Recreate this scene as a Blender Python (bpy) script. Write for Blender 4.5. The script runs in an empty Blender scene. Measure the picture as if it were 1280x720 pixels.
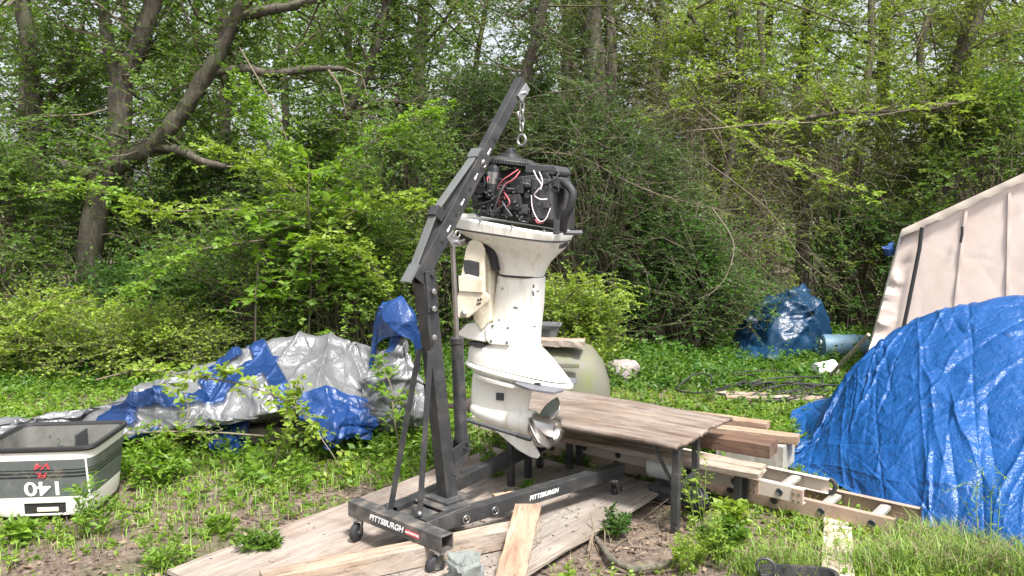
import bpy, math
import numpy as np
from mathutils import Vector, Matrix

# ------------------------------------------------------------------ camera, sky, sun, exposure
scene = bpy.context.scene
COL = scene.collection
FPX, HORIZON, CAM_H = 1000.0, 265.0, 1.5
PITCH = math.atan((360.0 - HORIZON) / FPX)
cam_data = bpy.data.cameras.new('camera')
cam_data.sensor_width = 36.0
cam_data.lens = 36.0 * FPX / 1280.0
cam_data.clip_start = 0.05
cam_data.clip_end = 2000.0
cam = bpy.data.objects.new('camera', cam_data)
cam.location = (0, 0, CAM_H)
cam.rotation_euler = (math.pi / 2 - PITCH, 0, 0)
COL.objects.link(cam)
scene.camera = cam

SUN_ELEV, SUN_AZ = math.radians(60), math.radians(150)     # azimuth clockwise from +Y (the view direction)
world = bpy.data.worlds.new('World')
scene.world = world
world.use_nodes = True
wn, wl = world.node_tree.nodes, world.node_tree.links
wn.clear()
sky = wn.new('ShaderNodeTexSky')
sky.sky_type = 'NISHITA'
sky.sun_disc = False
sky.sun_elevation = SUN_ELEV
sky.sun_rotation = SUN_AZ
sky.air_density = 1.0
sky.dust_density = 5.0
sky.ozone_density = 1.0
hsv = wn.new('ShaderNodeHueSaturation')
hsv.inputs['Saturation'].default_value = 0.30               # thin high cloud: the blue is almost gone
bg = wn.new('ShaderNodeBackground')
bg.inputs['Strength'].default_value = 0.138
wo = wn.new('ShaderNodeOutputWorld')
wl.new(sky.outputs[0], hsv.inputs['Color'])
wl.new(hsv.outputs[0], bg.inputs['Color'])
wl.new(bg.outputs[0], wo.inputs['Surface'])

sun_data = bpy.data.lights.new('sun', 'SUN')
sun_data.energy = 3.6
sun_data.angle = math.radians(9)
sun_data.color = (1.0, 0.965, 0.91)
sun = bpy.data.objects.new('sun', sun_data)
to_sun = Vector((math.sin(SUN_AZ) * math.cos(SUN_ELEV), math.cos(SUN_AZ) * math.cos(SUN_ELEV), math.sin(SUN_ELEV)))
sun.rotation_euler = to_sun.to_track_quat('Z', 'Y').to_euler()
sun.location = (4, -4, 9)
COL.objects.link(sun)

vs = scene.view_settings
vs.view_transform = 'Standard'
vs.look = 'None'
vs.exposure = 1.15
vs.gamma = 1.0
vs.use_curve_mapping = False
scene.render.engine = 'CYCLES'
cy = scene.cycles
cy.max_bounces = 6
cy.diffuse_bounces = 3
cy.glossy_bounces = 3
cy.transmission_bounces = 3
cy.transparent_max_bounces = 6
cy.use_denoising = True
cy.sample_clamp_indirect = 4.0

rng = np.random.default_rng(7)
R = math.radians

# ------------------------------------------------------------------ where a photo pixel lies in the place
def ray(px, py):
    cx, cyy = (px - 640.0) / FPX, (360.0 - py) / FPX
    s, c = math.sin(PITCH), math.cos(PITCH)
    return Vector((cx, c + cyy * s, -s + cyy * c))
def at(px, py, Y):
    d = ray(px, py); t = Y / d.y
    return Vector((d.x * t, Y, CAM_H + d.z * t))
def gp(px, py, z=0.0):
    d = ray(px, py); t = (z - CAM_H) / d.z
    return Vector((d.x * t, d.y * t, z))
def in_plane(px, py, o, u):
    """ray with the vertical plane through o along the horizontal unit vector u: (distance along u, height)"""
    d = ray(px, py)
    nx, ny = -u[1], u[0]
    t = (nx * o[0] + ny * o[1]) / (nx * d.x + ny * d.y)
    x, y = d.x * t, d.y * t
    return ((x - o[0]) * u[0] + (y - o[1]) * u[1], CAM_H + d.z * t)

# ------------------------------------------------------------------ objects
def tag(o, label=None, cat=None, group=None, kind=None):
    if label: o['label'] = label
    if cat: o['category'] = cat
    if group: o['group'] = group
    if kind: o['kind'] = kind
    return o
def thing(name, label, cat, loc=(0, 0, 0), rz=0.0, group=None):
    o = bpy.data.objects.new(name, None)
    o.empty_display_size = 0.1
    o.location = loc
    o.rotation_euler = (0, 0, rz)
    COL.objects.link(o)
    return tag(o, label, cat, group)
def link(name, me, mat, parent=None, loc=None, rot=None):
    o = bpy.data.objects.new(name, me)
    if mat is not None and not me.materials:
        me.materials.append(mat)
    COL.objects.link(o)
    if parent is not None: o.parent = parent
    if loc is not None: o.location = loc
    if rot is not None: o.rotation_euler = rot
    return o
def copy_tree(o, parent=None):
    c = o.copy(); COL.objects.link(c)
    c.parent = parent
    for ch in o.children: copy_tree(ch, c)
    return c

class MB:
    """collects vertices and faces for one mesh"""
    def __init__(s): s.v, s.f = [], []
    def add(s, vs_, fs):
        b = len(s.v)
        s.v += [tuple(p) for p in vs_]
        s.f += [tuple(i + b for i in f) for f in fs]
        return s
    def box(s, c, size, M=None):
        hx, hy, hz = size[0] / 2, size[1] / 2, size[2] / 2
        pts = [Vector((x, y, z)) for z in (-hz, hz) for y in (-hy, hy) for x in (-hx, hx)]
        if M is not None: pts = [M @ p for p in pts]
        pts = [p + Vector(c) for p in pts]
        return s.add(pts, [(0, 2, 3, 1), (4, 5, 7, 6), (0, 1, 5, 4), (2, 6, 7, 3), (0, 4, 6, 2), (1, 3, 7, 5)])
    def bar(s, p0, p1, w, h, up=(0, 0, 1)):
        """box from p0 to p1, w wide across, h tall along up"""
        p0, p1 = Vector(p0), Vector(p1)
        d = (p1 - p0).normalized()
        y = Vector(up).cross(d).normalized()
        z = d.cross(y)
        M = Matrix((d, y, z)).transposed()
        return s.box((p0 + p1) / 2, ((p1 - p0).length, w, h), M)
    def tube(s, path, rad, n=8, cap=True):
        P = [Vector(p) for p in path]
        if not hasattr(rad, '__len__'): rad = [rad] * len(P)
        m = len(P)
        t0 = (P[1] - P[0]).normalized()
        a = Vector((0, 0, 1)) if abs(t0.z) < 0.9 else Vector((1, 0, 0))
        x = t0.cross(a).normalized()
        vs_, fs = [], []
        for i in range(m):
            t = (P[min(i + 1, m - 1)] - P[max(i - 1, 0)]).normalized()
            x = (x - t * x.dot(t)).normalized()
            y = t.cross(x)
            for k in range(n):
                q = 2 * math.pi * k / n
                vs_.append(P[i] + (x * math.cos(q) + y * math.sin(q)) * rad[i])
        for i in range(m - 1):
            for k in range(n):
                k2 = (k + 1) % n
                fs.append((i * n + k, i * n + k2, (i + 1) * n + k2, (i + 1) * n + k))
        if cap:
            fs.append(tuple(range(n))[::-1]); fs.append(tuple((m - 1) * n + k for k in range(n)))
        return s.add(vs_, fs)
    def loft(s, rings, cap0=True, cap1=True, closed=True):
        n = len(rings[0]); b = []; fs = []
        for r in rings: b += list(r)
        for i in range(len(rings) - 1):
            for k in range(n if closed else n - 1):
                k2 = (k + 1) % n
                fs.append((i * n + k, i * n + k2, (i + 1) * n + k2, (i + 1) * n + k))
        if cap0: fs.append(tuple(range(n))[::-1])
        if cap1: fs.append(tuple((len(rings) - 1) * n + k for k in range(n)))
        return s.add(b, fs)
    def lathe(s, prof, o=(0, 0, 0), axis=(0, 0, 1), n=24):
        """prof: (radius, distance along axis)"""
        ax = Vector(axis).normalized()
        a = Vector((1, 0, 0)) if abs(ax.x) < 0.9 else Vector((0, 1, 0))
        x = ax.cross(a).normalized(); y = ax.cross(x)
        o = Vector(o)
        rings = [[o + ax * h + (x * math.cos(2 * math.pi * k / n) + y * math.sin(2 * math.pi * k / n)) * max(r, 1e-4)
                  for k in range(n)] for r, h in prof]
        return s.loft(rings)
    def torus(s, c, R_, r, axis=(0, 1, 0), n=20, m=8, stretch=0.0, sdir=None):
        ax = Vector(axis).normalized()
        a = Vector(sdir) if sdir is not None else (Vector((0, 0, 1)) if abs(ax.z) < 0.9 else Vector((1, 0, 0)))
        y = (a - ax * a.dot(ax)).normalized(); x = y.cross(ax)
        c = Vector(c); vs_, fs = [], []
        for i in range(n):
            q = 2 * math.pi * i / n
            rd = x * math.cos(q) + y * math.sin(q)
            cc = c + rd * R_ + y * (stretch if math.sin(q) > 0 else -stretch)
            for k in range(m):
                w = 2 * math.pi * k / m
                vs_.append(cc + rd * (r * math.cos(w)) + ax * (r * math.sin(w)))
        for i in range(n):
            for k in range(m):
                i2, k2 = (i + 1) % n, (k + 1) % m
                fs.append((i * m + k, i2 * m + k, i2 * m + k2, i * m + k2))
        return s.add(vs_, fs)
    def prism(s, pts2, y0, y1):
        """pts2: (x, z) outline, extruded along y"""
        n = len(pts2)
        vs_ = [(x, y0, z) for x, z in pts2] + [(x, y1, z) for x, z in pts2]
        fs = [tuple(range(n)), tuple(range(2 * n - 1, n - 1, -1))]
        for k in range(n):
            k2 = (k + 1) % n
            fs.append((k, n + k, n + k2, k2))
        return s.add(vs_, fs)
    def mesh(s, name, smooth=None, off=None):
        me = bpy.data.meshes.new(name)
        vv = s.v if off is None else [(p[0] - off[0], p[1] - off[1], p[2] - off[2]) for p in s.v]
        me.from_pydata(vv, [], s.f)
        import bmesh
        bm = bmesh.new(); bm.from_mesh(me)
        bmesh.ops.recalc_face_normals(bm, faces=bm.faces)
        bm.to_mesh(me); bm.free()
        if smooth is not None:
            me.shade_smooth()
            me.set_sharp_from_angle(angle=R(smooth))
        me.update()
        return me
    def build(s, name, mat, parent=None, smooth=None, bevel=0.0, off=None, loc=None, rot=None):
        o = link(name, s.mesh(name, smooth, off), mat, parent, loc, rot)
        if bevel:
            b = o.modifiers.new('bevel', 'BEVEL')
            b.width = bevel; b.segments = 2; b.limit_method = 'ANGLE'; b.angle_limit = R(35)
        return o

def np_mesh(name, verts, faces, smooth=False):
    """numpy arrays (all faces the same size) straight into a mesh"""
    me = bpy.data.meshes.new(name)
    n, k = faces.shape
    me.vertices.add(len(verts)); me.vertices.foreach_set('co', np.ascontiguousarray(verts, dtype=np.float32).ravel())
    me.loops.add(n * k); me.loops.foreach_set('vertex_index', np.ascontiguousarray(faces, dtype=np.int32).ravel())
    me.polygons.add(n)
    me.polygons.foreach_set('loop_start', np.arange(0, n * k, k, dtype=np.int32))
    me.polygons.foreach_set('loop_total', np.full(n, k, dtype=np.int32))
    if smooth: me.polygons.foreach_set('use_smooth', np.ones(n, dtype=bool))
    me.update(calc_edges=True)
    return me

# ------------------------------------------------------------------ value noise in numpy
def _hash(ix, iy, iz, seed):
    h = (ix * 374761393 + iy * 668265263 + iz * 2147483647 + seed * 974711) & 0xFFFFFFFF
    h = ((h ^ (h >> 13)) * 1274126177) & 0xFFFFFFFF
    return ((h ^ (h >> 16)) & 0xFFFF) / 32767.5 - 1.0
def vnoise(x, y, z=0.0, seed=0):
    x, y = np.asarray(x, float), np.asarray(y, float)
    z = np.zeros_like(x) + z
    ix, iy, iz = np.floor(x).astype(np.int64), np.floor(y).astype(np.int64), np.floor(z).astype(np.int64)
    fx, fy, fz = x - ix, y - iy, z - iz
    fx, fy, fz = fx * fx * (3 - 2 * fx), fy * fy * (3 - 2 * fy), fz * fz * (3 - 2 * fz)
    r = 0
    for dx in (0, 1):
        for dy in (0, 1):
            for dz in (0, 1):
                w = (fx if dx else 1 - fx) * (fy if dy else 1 - fy) * (fz if dz else 1 - fz)
                r = r + w * _hash(ix + dx, iy + dy, iz + dz, seed)
    return r
def fbm(x, y, seed=0, oct_=4):
    r, a = 0, 1.0
    for k in range(oct_):
        r = r + a * vnoise(x * 2 ** k, y * 2 ** k, 0.0, seed + k); a *= 0.5
    return r
def creases(u, v, n, rg, amp, wmin, wmax, lmin, lmax, box, ang=None):
    """sharp little ridges and valleys strewn over a cloth, in metres"""
    h = np.zeros_like(u)
    u2 = u + 0.03 * vnoise(u * 5, v * 5, 0, 91); v2 = v + 0.03 * vnoise(u * 5, v * 5, 0, 92)
    for k in range(n):
        cu, cv = rg.uniform(box[0], box[1]), rg.uniform(box[2], box[3])
        a = rg.uniform(0, math.pi) if ang is None else rg.normal(ang[0], ang[1])
        ca, sa = math.cos(a), math.sin(a)
        t = (u2 - cu) * ca + (v2 - cv) * sa
        s_ = -(u2 - cu) * sa + (v2 - cv) * ca
        w, L = rg.uniform(wmin, wmax), rg.uniform(lmin, lmax)
        A = amp * rg.uniform(0.4, 1.0) * (1 if rg.random() < 0.6 else -1)
        prof = np.where(s_ > 0, np.exp(-s_ / w), np.exp(s_ / (w * rg.uniform(0.5, 2.2))))
        h += A * prof * np.exp(-(t / L) ** 2)
    return h

# ------------------------------------------------------------------ materials
def material(name):
    m = bpy.data.materials.new(name); m.use_nodes = True
    nt = m.node_tree
    p = nt.nodes['Principled BSDF']
    return m, nt, p
def nd(nt, typ, **kw):
    n = nt.nodes.new(typ)
    for k, v in kw.items():
        if k in n.inputs: n.inputs[k].default_value = v
        else: setattr(n, k, v)
    return n
def ramp(nt, stops, interp='LINEAR'):
    n = nt.nodes.new('ShaderNodeValToRGB')
    e = n.color_ramp.elements
    n.color_ramp.interpolation = interp
    while len(e) < len(stops): e.new(0.5)
    for el, (pos, c) in zip(e, stops):
        el.position = pos; el.color = (c[0], c[1], c[2], 1) if hasattr(c, '__len__') else (c, c, c, 1)
    return n
def coords(nt, scale=(1, 1, 1), space='Object'):
    tc = nt.nodes.new('ShaderNodeTexCoord')
    mp = nd(nt, 'ShaderNodeMapping'); mp.inputs['Scale'].default_value = scale
    nt.links.new(tc.outputs[space], mp.inputs['Vector'])
    return mp.outputs[0]
def noise_node(nt, vec, scale, detail=4.0, rough=0.55, dist=0.0):
    n = nd(nt, 'ShaderNodeTexNoise')
    n.inputs['Scale'].default_value = scale; n.inputs['Detail'].default_value = detail
    n.inputs['Roughness'].default_value = rough; n.inputs['Distortion'].default_value = dist
    nt.links.new(vec, n.inputs['Vector'])
    return n.outputs[0]
def mix(nt, fac, a, b, mode='MIX'):
    n = nt.nodes.new('ShaderNodeMix'); n.data_type = 'RGBA'; n.blend_type = mode
    for sock, val in ((n.inputs[0], fac), (n.inputs[6], a), (n.inputs[7], b)):
        if isinstance(val, bpy.types.NodeSocket): nt.links.new(val, sock)
        elif hasattr(val, '__len__'): sock.default_value = (val[0], val[1], val[2], 1)
        else: sock.default_value = val
    return n.outputs[2]
def bump(nt, p, h, strength, dist=0.01):
    b = nd(nt, 'ShaderNodeBump'); b.inputs['Strength'].default_value = strength; b.inputs['Distance'].default_value = dist
    nt.links.new(h, b.inputs['Height']); nt.links.new(b.outputs[0], p.inputs['Normal'])
    return b

def paint(name, col, rough=0.45, metal=0.0, dirt=(0.12, 0.09, 0.06), dirt_amt=0.35, scale=9.0, bumpy=0.05, coat=0.0):
    """paint or metal with grime, streaks and slight unevenness"""
    m, nt, p = material(name)
    v = coords(nt)
    n1 = noise_node(nt, v, scale, 6, 0.65)
    r1 = ramp(nt, [(0.46, 0), (0.72, 1)]); nt.links.new(n1, r1.inputs[0])
    n2 = noise_node(nt, v, scale * 7, 3, 0.6)
    f = nd(nt, 'ShaderNodeMath', operation='MULTIPLY'); nt.links.new(r1.outputs[0], f.inputs[0]); f.inputs[1].default_value = dirt_amt
    c0 = mix(nt, n2, [x * 0.88 for x in col], [min(1, x * 1.08) for x in col])
    c = mix(nt, f.outputs[0], c0, dirt)
    nt.links.new(c, p.inputs['Base Color'])
    rr = nd(nt, 'ShaderNodeMapRange'); rr.inputs[3].default_value = rough - 0.08; rr.inputs[4].default_value = min(1, rough + 0.22)
    nt.links.new(n1, rr.inputs[0]); nt.links.new(rr.outputs[0], p.inputs['Roughness'])
    p.inputs['Metallic'].default_value = metal
    if coat: p.inputs['Coat Weight'].default_value = coat
    if bumpy: bump(nt, p, n2, bumpy, 0.002)
    return m
def flat(name, col, rough=0.6, metal=0.0):
    m, nt, p = material(name)
    v = coords(nt)
    n2 = noise_node(nt, v, 60, 3, 0.6)
    nt.links.new(mix(nt, n2, [x * 0.8 for x in col], [min(1, x * 1.15) for x in col]), p.inputs['Base Color'])
    p.inputs['Roughness'].default_value = rough; p.inputs['Metallic'].default_value = metal
    return m
def wood(name, cols, rough=0.8, stretch=(1.6, 14, 14), grey=(0.30, 0.28, 0.26), grey_amt=0.5, crack=0.6, bstr=0.5, dirt=(0.15, 0.115, 0.085)):
    """grain along local x, weathered grey in patches, dark cracks along the grain"""
    m, nt, p = material(name)
    v = coords(nt, stretch)
    oi = nt.nodes.new('ShaderNodeObjectInfo')
    add = nd(nt, 'ShaderNodeVectorMath', operation='ADD')
    sc = nd(nt, 'ShaderNodeMath', operation='MULTIPLY'); sc.inputs[1].default_value = 37.0
    nt.links.new(oi.outputs['Random'], sc.inputs[0])
    nt.links.new(v, add.inputs[0]); nt.links.new(sc.outputs[0], add.inputs[1])
    vv = add.outputs[0]
    n1 = noise_node(nt, vv, 1.6, 7, 0.65, 0.6)
    r1 = ramp(nt, [(0.36, cols[0]), (0.5, cols[1]), (0.64, cols[2])]); nt.links.new(n1, r1.inputs[0])
    big = noise_node(nt, coords(nt, (1.2, 3, 3)), 1.5, 5, 0.6)
    rb = ramp(nt, [(0.42, 0), (0.62, 1)]); nt.links.new(big, rb.inputs[0])
    f = nd(nt, 'ShaderNodeMath', operation='MULTIPLY'); nt.links.new(rb.outputs[0], f.inputs[0]); f.inputs[1].default_value = grey_amt
    c = mix(nt, f.outputs[0], r1.outputs[0], grey)
    fine = noise_node(nt, vv, 5.5, 4, 0.7, 0.3)
    rc = ramp(nt, [(0.35, 1), (0.45, 0)]); nt.links.new(fine, rc.inputs[0])
    fc = nd(nt, 'ShaderNodeMath', operation='MULTIPLY'); nt.links.new(rc.outputs[0], fc.inputs[0]); fc.inputs[1].default_value = crack
    c = mix(nt, fc.outputs[0], c, (0.05, 0.035, 0.025))
    # dirt, stains and scuffs with no regard for the grain
    dv_ = nd(nt, 'ShaderNodeVectorMath', operation='ADD'); nt.links.new(coords(nt), dv_.inputs[0]); nt.links.new(sc.outputs[0], dv_.inputs[1])
    d1 = noise_node(nt, dv_.outputs[0], 4.5, 6, 0.7, 0.5)
    rd = ramp(nt, [(0.50, 0), (0.68, 0.55)]); nt.links.new(d1, rd.inputs[0])
    c = mix(nt, rd.outputs[0], c, dirt)
    d2 = noise_node(nt, dv_.outputs[0], 38, 4, 0.7)
    rd2 = ramp(nt, [(0.62, 0), (0.72, 0.5)]); nt.links.new(d2, rd2.inputs[0])
    c = mix(nt, rd2.outputs[0], c, (0.07, 0.05, 0.035))
    nt.links.new(c, p.inputs['Base Color'])
    p.inputs['Roughness'].default_value = rough
    h = nd(nt, 'ShaderNodeMath', operation='ADD'); nt.links.new(n1, h.inputs[0]); nt.links.new(fine, h.inputs[1])
    bump(nt, p, h.outputs[0], bstr, 0.004)
    return m
def leafmat(name, cols, rough=0.45, trans=0.48, patch=0.6):
    """cols: three stops from dark to light, chosen per leaf and per patch of the plant; light comes through the blade"""
    cols = [(c[0] * 1.22, c[1] * 1.34, c[2] * 1.15) if c[1] > c[0] else c for c in cols]
    m, nt, p = material(name)
    geo = nt.nodes.new('ShaderNodeNewGeometry')
    tc = coords(nt, space='Object')
    big = noise_node(nt, tc, 1.1, 2, 0.5)
    mx = nd(nt, 'ShaderNodeMix'); mx.inputs[0].default_value = patch
    nt.links.new(geo.outputs['Random Per Island'], mx.inputs[2]); nt.links.new(big, mx.inputs[3])
    r = ramp(nt, [(0.18, cols[0]), (0.5, cols[1]), (0.82, cols[2])]); nt.links.new(mx.outputs[0], r.inputs[0])
    nt.links.new(r.outputs[0], p.inputs['Base Color'])
    p.inputs['Roughness'].default_value = rough
    p.inputs['Specular IOR Level'].default_value = 0.35
    tr = nd(nt, 'ShaderNodeBsdfTranslucent')
    tint = mix(nt, 1.0, r.outputs[0], (1.25, 1.3, 0.55), 'MULTIPLY')
    nt.links.new(tint, tr.inputs['Color'])
    ms = nt.nodes.new('ShaderNodeMixShader'); ms.inputs[0].default_value = trans
    nt.links.new(p.outputs[0], ms.inputs[1]); nt.links.new(tr.outputs[0], ms.inputs[2])
    nt.links.new(ms.outputs[0], nt.nodes['Material Output'].inputs['Surface'])
    return m
def tarpmat(name, col, rough=0.34, alt=None, metal=0.0, weave=0.12):
    """woven plastic sheet; alt: colour of the reverse, shown where the 'alt' vertex attribute is 1"""
    m, nt, p = material(name)
    v = coords(nt)
    n1 = noise_node(nt, v, 3.0, 5, 0.6)
    n2 = noise_node(nt, v, 30, 4, 0.6)
    c = mix(nt, n1, [x * 0.75 for x in col], [min(1, x * 1.25) for x in col])
    if alt is not None:
        a = nd(nt, 'ShaderNodeAttribute'); a.attribute_name = 'alt'
        c2 = mix(nt, n1, [x * 0.75 for x in alt], [min(1, x * 1.2) for x in alt])
        c = mix(nt, a.outputs['Fac'], c, c2)
    dr = ramp(nt, [(0.62, 0), (0.8, 0.2)]); nt.links.new(n2, dr.inputs[0])
    c = mix(nt, dr.outputs[0], c, (0.25, 0.22, 0.17) if alt is None else (0.2, 0.18, 0.15))
    nt.links.new(c, p.inputs['Base Color'])
    rr = nd(nt, 'ShaderNodeMapRange'); rr.inputs[3].default_value = rough - 0.1; rr.inputs[4].default_value = rough + 0.18
    nt.links.new(n1, rr.inputs[0]); nt.links.new(rr.outputs[0], p.inputs['Roughness'])
    p.inputs['Metallic'].default_value = metal
    vo = nd(nt, 'ShaderNodeTexNoise'); vo.inputs['Scale'].default_value = 7; vo.inputs['Detail'].default_value = 5; vo.inputs['Roughness'].default_value = 0.65
    nt.links.new(v, vo.inputs['Vector'])
    # crumpled facets: warped cells at two sizes
    wv = nd(nt, 'ShaderNodeVectorMath', operation='MULTIPLY_ADD'); nt.links.new(vo.outputs['Color'], wv.inputs[0]); wv.inputs[1].default_value = (0.22, 0.22, 0.22); nt.links.new(v, wv.inputs[2])
    hs = None
    for sc_, am in ((5.0, 1.0), (12.0, 0.45), (28.0, 0.2)):
        vr = nd(nt, 'ShaderNodeTexVoronoi'); vr.feature = 'F1'; vr.inputs['Scale'].default_value = sc_; nt.links.new(wv.outputs[0], vr.inputs['Vector'])
        ml = nd(nt, 'ShaderNodeMath', operation='MULTIPLY_ADD'); nt.links.new(vr.outputs['Distance'], ml.inputs[0]); ml.inputs[1].default_value = am
        if hs is not None: nt.links.new(hs, ml.inputs[2])
        else: ml.inputs[2].default_value = 0.0
        hs = ml.outputs[0]
    bump(nt, p, hs, weave * 4, 0.05)
    return m

M = {}
M['black_paint'] = paint('black_paint', (0.026, 0.027, 0.029), 0.42, 0.0, (0.095, 0.088, 0.082), 0.5, 11, 0.1)
M['worn_black'] = paint('worn_black', (0.05, 0.05, 0.052), 0.5, 0.1, (0.26, 0.22, 0.18), 0.75, 10, 0.1)
M['grey_paint'] = paint('grey_paint', (0.12, 0.128, 0.126), 0.45, 0.1, (0.10, 0.09, 0.08), 0.5, 8, 0.08)
M['motor_white'] = paint('motor_white', (0.80, 0.78, 0.71), 0.38, 0.0, (0.45, 0.38, 0.27), 0.22, 6, 0.03, 0.2)
def streaked_white():
    m, nt, p = material('motor_white')
    v = coords(nt)
    n1 = noise_node(nt, v, 5, 6, 0.65); n2 = noise_node(nt, coords(nt, (26, 26, 2.2)), 1.0, 5, 0.65, 0.4); n3 = noise_node(nt, v, 55, 4, 0.7)
    c = mix(nt, n1, (0.69, 0.675, 0.615), (0.79, 0.78, 0.735))
    r2 = ramp(nt, [(0.52, 0), (0.70, 0.55)]); nt.links.new(n2, r2.inputs[0])
    c = mix(nt, r2.outputs[0], c, (0.42, 0.35, 0.24))
    r3 = ramp(nt, [(0.64, 0), (0.70, 0.8)]); nt.links.new(n3, r3.inputs[0])
    r4 = ramp(nt, [(0.52, 0), (0.60, 1)]); nt.links.new(n1, r4.inputs[0])
    f = nd(nt, 'ShaderNodeMath', operation='MULTIPLY'); nt.links.new(r3.outputs[0], f.inputs[0]); nt.links.new(r4.outputs[0], f.inputs[1])
    c = mix(nt, f.outputs[0], c, (0.20, 0.17, 0.13))
    nt.links.new(c, p.inputs['Base Color'])
    rr = nd(nt, 'ShaderNodeMapRange'); rr.inputs[3].default_value = 0.28; rr.inputs[4].default_value = 0.55
    nt.links.new(n1, rr.inputs[0]); nt.links.new(rr.outputs[0], p.inputs['Roughness'])
    bump(nt, p, n3, 0.04, 0.002)
    return m
M['motor_white'] = streaked_white()
M['motor_cream'] = paint('motor_cream', (0.70, 0.65, 0.52), 0.45, 0.0, (0.30, 0.22, 0.13), 0.6, 9, 0.06)
M['engine_black'] = paint('engine_black', (0.022, 0.023, 0.026), 0.42, 0.1, (0.11, 0.10, 0.09), 0.6, 14, 0.25)
M['engine_grey'] = paint('engine_grey', (0.075, 0.077, 0.085), 0.45, 0.4, (0.03, 0.03, 0.03), 0.6, 18, 0.25)
M['rubber'] = flat('rubber', (0.022, 0.022, 0.024), 0.65)
M['steel'] = paint('steel', (0.55, 0.55, 0.55), 0.28, 1.0, (0.2, 0.16, 0.12), 0.4, 12, 0.1)
M['chrome'] = paint('chrome', (0.50, 0.48, 0.46), 0.30, 1.0, (0.16, 0.13, 0.10), 0.6, 9, 0.1)
M['fin_grey'] = paint('fin_grey', (0.11, 0.113, 0.13), 0.55, 0.0, (0.12, 0.1, 0.09), 0.4, 14, 0.1)
M['red_wire'] = flat('red_wire', (0.42, 0.10, 0.12), 0.5)
M['pale_wire'] = flat('pale_wire', (0.62, 0.55, 0.55), 0.5)
M['letter_white'] = flat('letter_white', (0.80, 0.80, 0.80), 0.5)
M['letter_red'] = flat('letter_red', (0.50, 0.06, 0.07), 0.5)
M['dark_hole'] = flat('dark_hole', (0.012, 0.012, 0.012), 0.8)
M['ply'] = wood('ply', [(0.145, 0.108, 0.088), (0.25, 0.197, 0.165), (0.335, 0.277, 0.24)], 0.85, (1.3, 13, 13), (0.29, 0.26, 0.235), 0.6, 0.45, 0.5)
M['ply_grey'] = wood('ply_grey', [(0.14, 0.112, 0.092), (0.235, 0.198, 0.167), (0.32, 0.278, 0.24)], 0.88, (1.2, 16, 16), (0.22, 0.205, 0.19), 0.65, 0.65, 0.6)
M['table_wood'] = wood('table_wood', [(0.055, 0.036, 0.028), (0.14, 0.10, 0.078), (0.25, 0.195, 0.155)], 0.85, (0.9, 13, 13), (0.25, 0.215, 0.19), 0.85, 1.0, 1.0)
M['timber'] = wood('timber', [(0.19, 0.13, 0.09), (0.29, 0.215, 0.155), (0.37, 0.295, 0.225)], 0.85, (1.6, 13, 13), (0.36, 0.33, 0.30), 0.6, 0.6, 0.6)
M['new_wood'] = wood('new_wood', [(0.20, 0.115, 0.075), (0.30, 0.19, 0.125), (0.40, 0.275, 0.195)], 0.75, (1.4, 10, 10), (0.33, 0.26, 0.20), 0.45, 0.5, 0.4)
M['brown_beam'] = wood('brown_beam', [(0.06, 0.03, 0.019), (0.105, 0.055, 0.034), (0.16, 0.09, 0.058)], 0.8, (1.4, 10, 10), (0.12, 0.08, 0.06), 0.4, 0.5, 0.5)
M['pale_board'] = wood('pale_board', [(0.34, 0.27, 0.20), (0.44, 0.37, 0.29), (0.52, 0.45, 0.37)], 0.8, (1.4, 9, 9), (0.5, 0.47, 0.42), 0.5, 0.4, 0.3)
M['block'] = paint('block', (0.33, 0.31, 0.28), 0.9, 0.0, (0.22, 0.2, 0.17), 0.6, 8, 0.5)
M['fibreglass'] = paint('fibreglass', (0.42, 0.30, 0.24), 0.5, 0.25, (0.22, 0.15, 0.11), 0.5, 10, 0.1)
M['aluminium'] = paint('aluminium', (0.58, 0.56, 0.52), 0.42, 0.6, (0.25, 0.2, 0.15), 0.5, 10, 0.1)
M['canvas'] = paint('canvas', (0.63, 0.52, 0.465), 0.7, 0.0, (0.40, 0.34, 0.26), 0.35, 2.5, 0.1)
M['canvas_trim'] = paint('canvas_trim', (0.52, 0.45, 0.38), 0.7, 0.0, (0.34, 0.3, 0.24), 0.4, 5, 0.1)
M['bark'] = None
# ------------------------------------------------------------------ ground
def bark_mat(name, cols, moss=0.35):
    m, nt, p = material(name)
    v = coords(nt, (9, 9, 2.2))
    n1 = noise_node(nt, v, 2.5, 7, 0.7, 0.8)
    r = ramp(nt, [(0.3, cols[0]), (0.52, cols[1]), (0.75, cols[2])]); nt.links.new(n1, r.inputs[0])
    g = noise_node(nt, coords(nt), 2.3, 4, 0.6)
    rg_ = ramp(nt, [(0.48, 0), (0.66, moss)]); nt.links.new(g, rg_.inputs[0])
    nt.links.new(mix(nt, rg_.outputs[0], r.outputs[0], (0.07, 0.10, 0.035)), p.inputs['Base Color'])
    p.inputs['Roughness'].default_value = 0.9
    bump(nt, p, n1, 0.9, 0.03)
    return m
M['bark'] = bark_mat('bark', [(0.035, 0.028, 0.022), (0.085, 0.07, 0.055), (0.17, 0.15, 0.125)])
M['bark_pale'] = bark_mat('bark_pale', [(0.07, 0.06, 0.05), (0.15, 0.13, 0.105), (0.25, 0.225, 0.19)], 0.25)
M['twig'] = flat('twig', (0.13, 0.105, 0.075), 0.85)
M['twig_pale'] = flat('twig_pale', (0.17, 0.14, 0.10), 0.85)

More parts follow.
